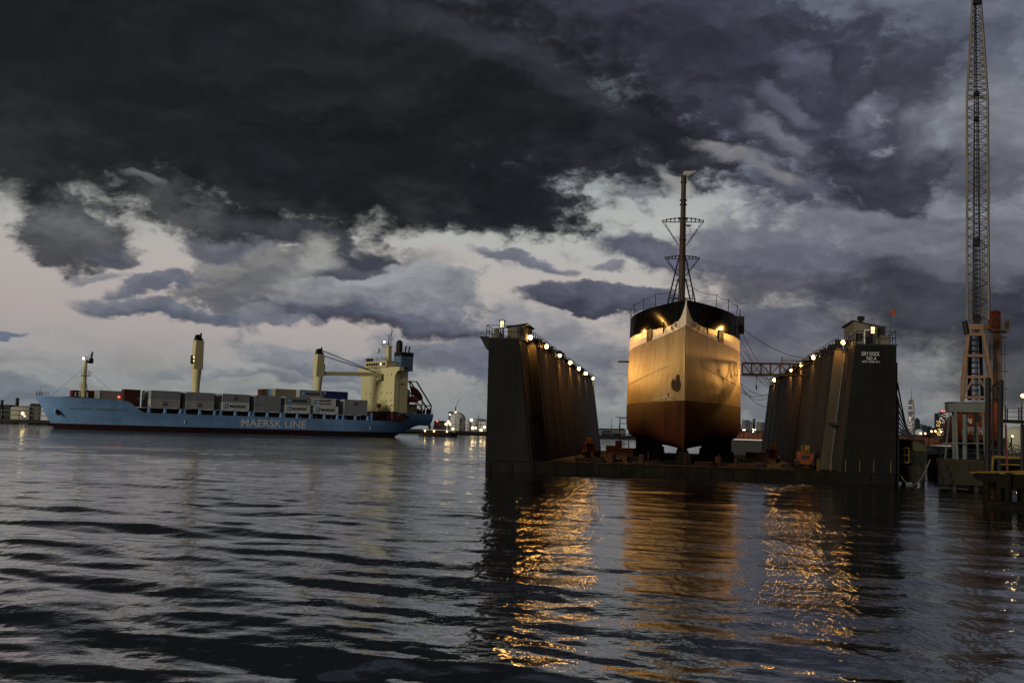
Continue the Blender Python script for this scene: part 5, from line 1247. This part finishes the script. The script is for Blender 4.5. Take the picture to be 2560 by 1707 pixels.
m = MB(); zs = at(2281, 967, YS).z-6; m.lathe([(w*.55, ztp), (w*.55, ztp+2.5), (1.1, ztp+2.6), (.9, ztp+6), (.55, ztp+(zs-ztp)*.6), (.2, zs)], 10); m.build('spire', B4, t_)
for i, (px, py) in enumerate(((2329, 1078), (2338.5, 1077.5), (2352.5, 1079), (2241.5, 1045), (2302, 1083), (2313, 1083.5))):
    q = lampthing(px, py, 1150, 'orange lamp glowing low in front of the distant skyline' if i != 3 else 'bright lamp right beside the right wing wall', .9, z0=6, grp='lamps before the skyline')
tank(2292, 2312, 1078, 1180, 12.5, 2.5, 'low round pale tank in front of the skyline', M_tankw, ladder=False)
# ================================================================ RIGHT BANK : crane, frame, pier
M_tan = mat('crane_tan', (.2, .118, .066), .6, .2, .4, rust=(.16, .07, .03), rscale=.5, rthr=.6)
M_mach = mat('machine_house_red', (.2, .037, .011), .6, .2, .6, rust=(.1, .03, .015), rthr=.64)
M_boom = mat('boom_tan', (.15, .132, .1), .6, .25, .6)
# quay under the crane
yq = 120
qa = [at(2210, 1100, 140), at(2700, 1100, 140)]
m = MB(); m.prism([(at(2318, 1100, 128).x, 128), (at(2760, 1100, 128).x, 128), (at(2760, 1100, 190).x, 190), (at(2318, 1100, 190).x, 190)], -2, 2.6, 'z')
o = m.build('quay', mat('quay_concrete', (.02, .018, .015), .85, .35, .6)); tag(o, 'dark quay under the crane', kind='structure')
YC = 146.
def cp(px, py, Y=YC): return at(px, py, Y)
CANG = -math.radians(15)
co_, CL_ = vframe(2438, 900, YC, CANG)
def CL(px, py, dy=0.): q = CL_(px, py, dy); return Vector((q.x, q.y, q.z-2.6))
crane = thing('harbour_crane', 'tan harbour crane with a red machine house and very tall upright lattice boom', 'crane', (co_.x, co_.y, 2.6), CANG)
m = MB(); pb = CL(2380, 1099); pb2 = CL(2500, 1099)
xl, xr = CL(2376, 1100).x, CL(2496, 1100).x; zb_ = CL(2437, 1100).z; zt_ = CL(2437, 1004).z
m.prism([(xl, zb_), (xr, zb_), (xr, zt_), (xl+2.6, zt_), (xl+.2, zt_-2.6)], .2, 9, 'y'); hs = m.build('machine_house', M_mach, crane)
m = MB(); m.box(xl-.3, xr+.3, -.1, 9.3, zb_-.45, zb_); m.box(xl+1, xr-1, 1, 8, zb_-1.6, zb_-.45); m.build('slewing_base', PAL['black'], crane)
m = MB()
for x in (xl+1, xr-1):
    for y in (1.2, 8): m.bar((x, y, 0), (x, y, zb_-1.3), .9)
m.build('portal_leg', PAL['darkgrey'], crane)
def tx(s, x0, x1, y0, y1):
    a, b = CL(x0, y1), CL(x1, y0); text('lettering', s, PAL['letter'], hs, lambda x, z: (x, .17, z), b.x-a.x, b.z-a.z, a.x, a.z, bold=.03)
tx('CADDELL', 2408, 2459, 1067.5, 1075.5); tx('DRY DOCK', 2405, 2462, 1076.5, 1084.5); tx('Big', 2411, 2431, 1043, 1058)
# A-frame gantry
ft = {}
m = MB()
for px0, px1 in ((2421, 2405), (2457, 2480)):
    m.bar(CL(px0, 832), CL(px0+(px1-px0)*.88, 945), .42); m.bar(CL(px0+(px1-px0)*.88, 945), CL(px1, 1003), .42)
    m.bar(CL(px0+2, 832, 3.2), CL(px1+1, 1003, 5.5), .38)
for y_, xa, xb in ((836, 2420, 2457), (889, 2413, 2466), (942, 2407, 2472), (993, 2405, 2478)): m.bar(CL(xa, y_), CL(xb, y_), .32); m.bar(CL(xa+2, y_, 3.6), CL(xb, y_, 3.6), .28)
m.bar(CL(2434, 944), CL(2409, 990), .24); m.bar(CL(2446, 944), CL(2476, 990), .24)
for y_ in (836, 889, 942, 993):
    for xa in (2417, 2464): m.bar(CL(xa, y_), CL(xa, y_, 4), .2)
m.build('gantry', M_tan, crane)
m = MB(); m.bar(CL(2424, 838, 2), CL(2424, 1000, 2), .5); m.bar(CL(2450, 838, 4.5), CL(2456, 1000, 4.5), .4)
for y_ in range(850, 1000, 14): m.bar(CL(2426, y_, 2.2), CL(2448, y_, 2.2), .18)
for x in (2440, 2444): m.tube(CL(x, 820, .6), CL(x, 1000, .6), .06, n=4)
m.build('inner_ladder', PAL['black'], crane)
m = MB(); a, b = CL(2421, 812), CL(2459, 834); m.box(a.x, b.x, 0, 1.2, a.z-.6, a.z+.1); m.box(a.x, a.x+.4, 0, 1, b.z, a.z-.6); m.box(b.x-.4, b.x, 0, 1, b.z, a.z-.6); m.build('head_beam', M_tan, crane)
m = MB(); m.tube(CL(2411, 803), CL(2418, 836), .34, n=10); m.tube(CL(2418, 836), CL(2417, 856), .12, n=6); m.build('boom_stop', PAL['black'], crane)
# boom
m = MB(); r_, rb_ = .15, .065
def bp(px, py, dy): return CL(px, py, dy)
def boomring(xl_, xr_, py, d0, d1): return [bp(xl_, py, d0), bp(xr_, py, d0), bp(xr_+1.5, py, d1), bp(xl_-1, py, d1)]
segs = [(2418, 2471.5, 812), (2418, 2471.5, 740), (2418, 2470.5, 600), (2418, 2470, 480), (2417.5, 2469, 245), (2423.5, 2462, 150), (2431, 2452, 10), (2432.5, 2449, -35)]
def bx_(py):
    for (a0, a1, ay), (c0_, c1_, cy) in zip(segs, segs[1:]):
        if py >= cy: f = (ay-py)/(ay-cy); return a0+(c0_-a0)*f, a1+(c1_-a1)*f
    return segs[-1][:2]
ys = list(range(800, 240, -23))+list(range(240, -36, -15))
prev = None
for i, py in enumerate(ys):
    a0, a1 = bx_(py); dep = 2.4*(a1-a0)/53; R = boomring(a0, a1, py, .2, .2+dep)
    for k in range(4): m.tube(R[k], R[(k+1) % 4], rb_, n=4, caps=False)
    if prev:
        for k in range(4):
            m.tube(prev[k], R[k], r_ if k in (0, 1) else .12, n=5, caps=False)
            A, Bq = (prev[k], R[(k+1) % 4]) if i % 2 else (prev[(k+1) % 4], R[k])
            m.tube(A, Bq, rb_, n=4, caps=False)
        mid0 = (prev[0]+prev[1])/2
        if i % 2: m.tube(prev[0].lerp(R[0], .5), prev[1].lerp(R[1], .5), .05, n=4, caps=False)
    prev = R
m.build('boom', M_boom, crane)
m = MB()
for x in (2433, 2436, 2439, 2442, 2445): m.tube(CL(x, 800, -.3), CL(x, 606, -.3), .05, n=4)
for x in (2437, 2443, 2447): m.tube(CL(x, 606, -.3), CL(2438+(x-2442)*.4, 5, 0), .045, n=4)
m.tube(CL(2432, 800, .8), CL(2436, 240, .8), .07, n=4); m.tube(CL(2451, 800, .8), CL(2446, 240, .8), .07, n=4)
m.build('hoist_rope', PAL['rope'], crane)
m = MB()
for (x0, x1, y0, y1) in ((2432.5, 2450, 600, 616), (2434, 2448, 234, 240), (2434, 2446, 298, 303), (2433, 2450, 792, 808), (2432, 2449, 2, 12)):
    a, b = CL(x0, y1), CL(x1, y0); m.box(a.x, b.x, -.5, .3, a.z, b.z)
    for k in range(4): xx = a.x+(b.x-a.x)*(k+.5)/4; m.tube((xx-.05, -.3, b.z), (xx+.05, -.3, b.z), .3, n=10)
m.build('sheave_block', PAL['black'], crane)
m = MB()
for px in (2455, 2461): m.bar(CL(px, 800, 1.5), CL(px, 600, 1.5), .06)
for k in range(44): py = 800-k*4.6; m.tube(CL(2454.5, py, 1.5), CL(2461.5, py, 1.5), .03, n=4)
m.build('boom_ladder', M_boom, crane)
# tower with red cabin
to_, TL0 = vframe(2495, 900, 152, CANG)
def TL_(px, py, dy=0.): q = TL0(px, py, dy); return Vector((q.x, q.y, q.z-2.6))
tw2 = thing('access_tower', 'tan column tower with a small red cabin on a railed platform beside the crane', 'tower', (to_.x, to_.y, 2.6), CANG)
m = MB(); a, b = TL_(2486, 1095), TL_(2502, 832); m.box(a.x, b.x, 0, 1.1, 0, b.z); m.build('column', M_tan, tw2)
m = MB(); a, b = TL_(2476, 829), TL_(2520, 824); m.box(a.x, b.x, -1, 2, a.z, b.z); m.box(a.x-1.2, a.x+.3, -.5, .5, b.z, b.z+.6); m.build('platform', M_tan, tw2)
zp = b.z; rail([(a.x, -.95, zp), (b.x, -.95, zp), (b.x, 1.9, zp)], .5, tw2, M_tan, h=1.25, r=.03, rows=(1., .75, .5, .25))
m = MB(); a, b = TL_(2473, 803), TL_(2500, 781); m.box(a.x, b.x, -.6, 1.2, zp, b.z); m.prism([(a.x-.1, b.z), (b.x+.1, b.z), ((a.x+b.x)/2, b.z+.28)], -.7, 1.3, 'y'); cb2 = m.build('cabin', M_mach, tw2)
m = MB(); a, b = TL_(2482, 802), TL_(2492, 794); m.box(a.x, b.x, -.64, -.6, a.z, b.z); f_ = m.build('window_frame', PAL['cabin'], cb2); m = MB(); m.box(a.x+.1, b.x-.1, -.66, -.64, a.z+.08, b.z-.08); m.build('window', PAL['glassd'], f_)
m = MB(); lattice(m, (TL_(2481, 1090).x, .5, 0), (TL_(2481, 832).x, .5, zp), .5, .5, 22, .05, .03); m.build('lattice_mast', M_tan, tw2)
m = MB()
for px in (2505, 2513): m.tube((TL_(px, 900).x, .4, 0), (TL_(px, 900).x, .4, zp-.3), .04, n=4)
for k in range(7): z = 2+k*(zp-3)/6; a = TL_(2503, 900).x; m.path([(a, .1, z), (a+.9, .1, z), (a+.9, .9, z), (a, .9, z)], .035, 4)
for k in range(40): z = .5+k*(zp-1)/40; m.tube((TL_(2505, 900).x, .4, z), (TL_(2513, 900).x, .4, z), .02, n=4)
m.build('ladder', M_tan, tw2)
# concrete dolphin with steel portal frame
YD = 93.
do_, DL = vframe(2415, 1150, YD, CANG)
dol = thing('mooring_dolphin', 'weathered concrete mooring dolphin standing in the water at the right', 'dolphin', (do_.x, do_.y, 0), CANG)
a, b = DL(2361, 1222), DL(2472, 1151)
M_conc = mat('dolphin_concrete', (.026, .022, .013), .85, .4, .7, rust=(.011, .008, .005), rthr=.52, stretch=(1, 1, .3), bump=.3)
m = MB(); m.box(a.x, b.x, 0, 4.5, .45, b.z); m.box(a.x-.15, b.x+.1, -.12, 4.6, b.z-.35, b.z+.02); m.box(a.x+1.0, b.x, -.05, 0, .5, b.z-.6)
m.build('concrete_block', M_conc, dol)
m = MB()
for x, zz in ((a.x-.1, 1.9), (a.x+.1, 1.35), (a.x+.3, .8)): m.tube((x, -.2, zz), (x, 1.2, zz), .34, n=14)
m.build('tyre_fender', PAL['black'], dol)
for x in (a.x+.9, a.x+2.6): m = MB(); m.tube((x, .7, -2), (x, .7, .45), .22, n=10); m.tube((x, 3.5, -2), (x, 3.5, .45), .22, n=10); m.build('pile', PAL['darkgrey'], dol)
fr = thing('portal', 'grey steel portal frame with deep cap beam standing on the concrete dolphin', 'steel portal', (do_.x, do_.y, b.z+.02), CANG)
zo = b.z+.02; c0_, c1_ = DL(2373, 1029), DL(2462, 1008)
M_sg = mat('frame_grey', (.10, .105, .095), .6, .2, .8, rust=(.1, .06, .03), rthr=.64)
m = MB(); m.box(c0_.x+.5, c1_.x, 0, .4, c0_.z-zo, c1_.z-zo); m.box(c0_.x+.5, c1_.x, 2.6, 3, c0_.z-zo, c1_.z-zo); m.prism([(c0_.x+.5, c0_.z-zo), (c0_.x+.5, c1_.z-zo), (c0_.x-.05, c1_.z-zo-.05), (c0_.x, c0_.z-zo)], .1, 2.9, 'y'); m.box(c0_.x-.08, c1_.x+.15, -.12, 3.1, c1_.z-zo, c1_.z-zo+.09); m.build('cap_beam', M_sg, fr)
zc = c0_.z-zo
for nm, px0, px1, w, dy in (('leg', 2389, 2393, .22, .2), ('leg', 2374, 2363, .09, .1), ('leg', 2457, 2465, .16, .2), ('leg', 2392, 2394, .16, 2.7), ('leg', 2452, 2456, .2, 2.7)):
    m = MB(); m.bar((DL(px0, 1029).x, dy, zc), (DL(px1, 1150).x, dy, 0), w); m.build(nm, M_sg, fr)
m = MB(); m.tube((DL(2416, 1029).x, .9, zc), (DL(2416, 1150).x, .9, 0), .2, n=14); m.build('column', M_sg, fr)
m = MB(); x0 = DL(2437, 1029).x; m.path([(x0-.1, .6, zc), (x0+.1, .5, zc-.25), (x0+.5, .5, zc-.45), (x0+.2, .5, zc-.7)], .14, 8); m.tube((x0+.1, .6, zc-.6), (x0+.05, .6, zc-2.6), .1, n=8); m.build('hose', PAL['darkgrey'], fr)
m = MB()
for y_ in (.2, 2.7): m.bar((DL(2366, 1110).x, y_, DL(2390, 1108).z-zo), (DL(2465, 1110).x, y_, DL(2465, 1108).z-zo), .08)
m.build('tie_bar', M_sg, fr)
# black mooring piles
def mpile(px0, px1, pyt, Y, label, r0=None):
    q = at((px0+px1)/2, pyt, Y); r = (at(px1, pyt, Y).x-at(px0, pyt, Y).x)/2; lean = 0
    t = thing('mooring_pile', label, 'pile', (q.x, Y, 0), 0, 'black mooring piles by the pier')
    m = MB(); m.tube((-.15, 0, -2), (0, 0, q.z), r*1.05, r, n=14); m.build('shaft', PAL['black'], t)
    m = MB(); m.lathe([(r*1.03, q.z-.28), (r*1.03, q.z-.2)], 14); m.lathe([(r*.8, q.z), (r*.4, q.z+.05)], 12); m.build('pile_band', PAL['darkgrey'], t); return q
mpile(2464, 2477.5, 945, 78, 'left of the two tall black mooring piles, in front of the red machine house')
mpile(2495, 2508.5, 950, 76, 'right of the two tall black mooring piles')
m = MB(); p0, p1 = at(2478, 978, 77.5), at(2496, 962, 76.5); m.path([p0, p0+Vector((.15, 0, .35)), p1+Vector((-.1, 0, .1)), p1], .06, 6); p0, p1 = at(2477, 1000, 77.5), at(2497, 996, 76.5); m.tube(p0, p1, .05); p0 = at(2482, 962, 77); m.tube(p0, at(2483, 1150, 77), .07, n=6)
o = m.build('pile_pipework', PAL['black']); tag(o, 'thin bent pipes linking the two tall black mooring piles', 'pipes')
# timber pier at the right edge
YP = 70.
PANG = -math.radians(20)
po_, PL = vframe(2450, 1200, YP, PANG)
pr_ = thing('timber_pier', 'black timber pier on piles at the right edge, with yellow kerb rails', 'pier', (po_.x, po_.y, 0), PANG)
zt_ = PL(2500, 1188).z; xe = PL(2700, 1188).x
m = MB(); m.box(PL(2450, 1190).x, xe, 0, 9, zt_-.42, zt_); m.box(PL(2492, 1190).x, xe, -.25, 0, zt_-.75, zt_-.06); m.build('deck', PAL['timber'], pr_)
for x in (2468, 2499, 2520, 2562, 2610):
    q = PL(x, 1200); m = MB(); m.tube((q.x, .3, -2), (q.x, .3, zt_-.42), .19, n=10); m.build('pile', PAL['timber'], pr_)
    m = MB(); m.tube((q.x+.3, 7.5, -2), (q.x+.3, 7.5, zt_-.42), .19, n=10); m.build('pile', PAL['timber'], pr_)
q = PL(2520, 1183); m = MB(); m.tube((q.x, -.35, -2), (q.x, -.35, q.z+.05), .2, n=12); m.build('pile', PAL['timber'], pr_)
m = MB(); m.box(PL(2464, 1255).x, xe, -1.2, -.2, -.3, .42); m.box(PL(2478, 1255).x, xe, -1.6, -1.2, -.3, .25); m.build('float', PAL['timber'], pr_)
m = MB(); a = PL(2428, 1182, 6); m.bar(PL(2428, 1181, 6), PL(2560, 1178, 1.0), .12); m.bar(PL(2498, 1181, .2), PL(2580, 1183, .2), .16); m.bar(PL(2482, 1141, 5), PL(2480, 1181, 5), .13); m.bar(PL(2482, 1141, 5), PL(2600, 1146, 5), .15); m.bar(PL(2500, 1160, 5), PL(2600, 1163, 5), .08); m.build('kerb_rail', PAL['yellow'], pr_)
m = MB(); m.bar(PL(2514, 1060, 2), PL(2518, 1175, 2), .12); m.build('red_post', mat('red_post_paint', (.09, .018, .015), .6, .3), pr_)
# catwalk on the right
cw = thing('catwalk', 'black raised catwalk with railing posts at the right edge', 'catwalk', at(2500, 1055, 72)*Vector((1, 1, 0)) if False else (at(2500, 1055, 72).x, 72, 0))
def KL(px, py, dy=0.): q = at(px, py, 72+dy); return Vector((q.x-at(2500, 1055, 72).x, dy, q.z))
m = MB(); a, b = KL(2500, 1052), KL(2680, 1060); m.bar(a, b, .9, .2); m.build('walkway', PAL['black'], cw)
m = MB()
for px, pyt in ((2513, 1016), (2518, 1021), (2547, 1018), (2553, 1023), (2590, 1020)): q = KL(px, pyt); m.tube((q.x, 0, KL(px, 1054).z), q, .05, n=6)
for py in (1018, 1027, 1040): m.path(sag(KL(2513, py), KL(2547, py+1), .05, 5)+sag(KL(2547, py+1), KL(2600, py+2), .05, 5), .015, 4)
m.build('railing', PAL['rail'], cw)
m = MB(); q = KL(2556, 1060); m.tube((q.x, 0, zt_), (q.x, 0, q.z), .12, n=8); m.build('support', PAL['black'], cw)
# truss walkway crossing behind dolphin
tg_ = thing('truss_walkway', 'grey steel truss walkway running behind the concrete dolphin', 'walkway', (0, 118, 0))
def WL(px, py): q = at(px, py, 118); return Vector((q.x, 0, q.z))
a0, a1 = WL(2350, 1122), WL(2620, 1126); b0_, b1_ = WL(2350, 1143), WL(2620, 1146)
m = MB(); m.bar(a0, a1, .14); m.bar(b0_, b1_, .14); n = 16
for i in range(n):
    f, g = i/n, (i+1)/n; m.bar(a0.lerp(a1, f), b0_.lerp(b1_, f), .1)
    m.bar((a0 if i % 2 else b0_).lerp(a1 if i % 2 else b1_, f), (b0_ if i % 2 else a0).lerp(b1_ if i % 2 else a1, g), .09)
m.build('truss', PAL['grey'], tg_); m = MB(); m.box(b0_.x, b1_.x, .1, 1.2, b0_.z-.3, b0_.z-.1); m.build('walkway', PAL['darkgrey'], tg_)
for x in (2345, 2480, 2600): m = MB(); q = WL(x, 1143); m.tube((q.x, .6, -2), (q.x, .6, q.z-.3), .22, n=8); m.build('pile', PAL['black'], tg_)
# fender barge between the dock and the dolphin
q0 = at(2262, 1200, 99.5)
fb_ = thing('work_float', 'dark steel work float moored between the dry dock and the concrete dolphin', 'float', (q0.x, 101, 0))
a, b = at(2263, 1197, 101), at(2329, 1128, 101)
m = MB(); m.box(0, b.x-a.x, 0, 6, .3, at(2300, 1128, 101).z); m.build('float_hull', mat('float_steel', (.018, .018, .014), .7, .35, .8, rust=(.05, .03, .015), rthr=.55), fb_)
m = MB(); m.box(.5, 2.5, .5, 3, at(2300, 1128, 101).z, at(2300, 1098, 101).z); m.build('winch_house', PAL['darkgrey'], fb_)
m = MB(); zz = at(2310, 1128, 101).z; m.prism([(1.3, zz), (2.35, zz), (2.35, zz+.5), (1.6, zz+.85), (1.3, zz+.9)], -.15, .45, 'y'); m.build('fairlead', mat('fairlead_khaki', (.06, .055, .025), .7, .3), fb_)
m = MB()
for x in (.6, 1.6, 2.3): m.tube((x, .5, -1.5), (x, .5, .3), .2, n=8)
m.build('float_legs', PAL['black'], fb_)
yf = thing('yellow_guard_frame', 'open yellow guard frame at the foot of the right wing wall', 'guard frame', D(36.75, 1.4), -YAW)
m = MB(); z0, z1 = 2.1, 3.35; X = 1.25
for x in (0, .85, X):
    for y in (0, 1.0): m.tube((x, y, z0), (x, y, z1), .04, n=5)
for z in (z0, (z0+z1)/2, z1): m.path([(0, 0, z), (X, 0, z), (X, 1, z), (0, 1, z), (0, 0, z)], .04, 5)
m.box(-.2, X, 0, 1, z0-.1, z0-.03); m.build('guard_rail', PAL['yellow'], yf)
m = MB(); m.bar((-.15, .5, 1.2), (.9, .5, z0-.1), .12); m.build('bracket', PAL['darkgrey'], yf)
# mooring cables from the right wall to the barge
for i in range(7):
    p0 = D(37.0, 1.5+i*1.0, 9.1-i*.5); 
    p1 = at(2272+i*4., 1086, 236)
    m = MB(); m.path(sag(p0, p1, .5+i*.1, 14), .09, 5); o = m.build('mooring_rope', PAL['rope'] if i % 2 == 0 else mat('pale_rope', (.2, .2, .19), .8))
    tag(o, 'black mooring rope slanting from the right wing wall down to the barge' if i % 2 == 0 else 'pale mooring rope slanting from the right wing wall down to the barge', 'rope', ('black' if i % 2 == 0 else 'pale')+' ropes from the right wing wall')
p0 = D(36.6, .3, 2.0); p1 = Vector((a.x+.2, 100.9, 1.0)); pm = at(2280, 1205, 100)
m = MB(); m.path(sag(p0, Vector((b.x-.2, 100.8, 2.4)), 2.1, 18), .045, 5); o = m.build('mooring_rope', mat('khaki_rope', (.16, .14, .09), .8)); tag(o, 'slack pale rope looping from the dock corner to the work float', 'rope')
# lamp at the right edge, bright tank behind
lampthing(2557, 989, 190, 'orange street lamp at the far right edge behind the pier', .32, z0=2.6, grp='right bank lamps')
tank(2526, 2575, 1076, 215, 2.6, .8, 'pale lit storage tank behind the pier at the right edge', mat('tank_cream', (.5, .47, .33), .6, .1, .1), ladder=False)
lampthing(2531, 1090, 205, 'low lamp in front of the pale lit tank at the right edge', .16, z0=2.6, grp='right bank lamps')
pl = bpy.data.lights.new('street_lamp_light', 'POINT'); pl.energy = 500; pl.color = (1, .7, .3); pl.shadow_soft_size = .3; po = bpy.data.objects.new('street_lamp_light', pl); COL.objects.link(po); po.location = at(2557, 985, 188)
rg = random.Random(4)
m = MB()
x0 = at(2505, 1110, 165).x
for i in range(40):
    x = rg.uniform(0, 6); z = rg.uniform(0, 2.2-.3*x)+2.6 if x < 6 else 2.6
    p = Vector((x0+x, 165+rg.uniform(0, 3), max(2.65, z))); m.bar(p, p+Vector((rg.uniform(-1.2, 1.2), rg.uniform(-.5, .5), rg.uniform(-.3, .9))), .12)
o = m.build('scrap_heap', PAL['rusty']); tag(o, 'tangled heap of rusty scrap bars on the quay behind the pier', 'scrap heap', kind='stuff')
# ================================================================ RENDER SETTINGS
SC.view_settings.view_transform = 'Standard'; SC.view_settings.look = 'None'; SC.view_settings.exposure = 0; SC.view_settings.gamma = 1
SC.render.engine = 'CYCLES'; SC.cycles.use_denoising = True
SC.cycles.max_bounces = 5; SC.cycles.diffuse_bounces = 2; SC.cycles.glossy_bounces = 3; SC.cycles.caustics_reflective = False; SC.cycles.caustics_refractive = False
SC.cycles.sample_clamp_indirect = 6
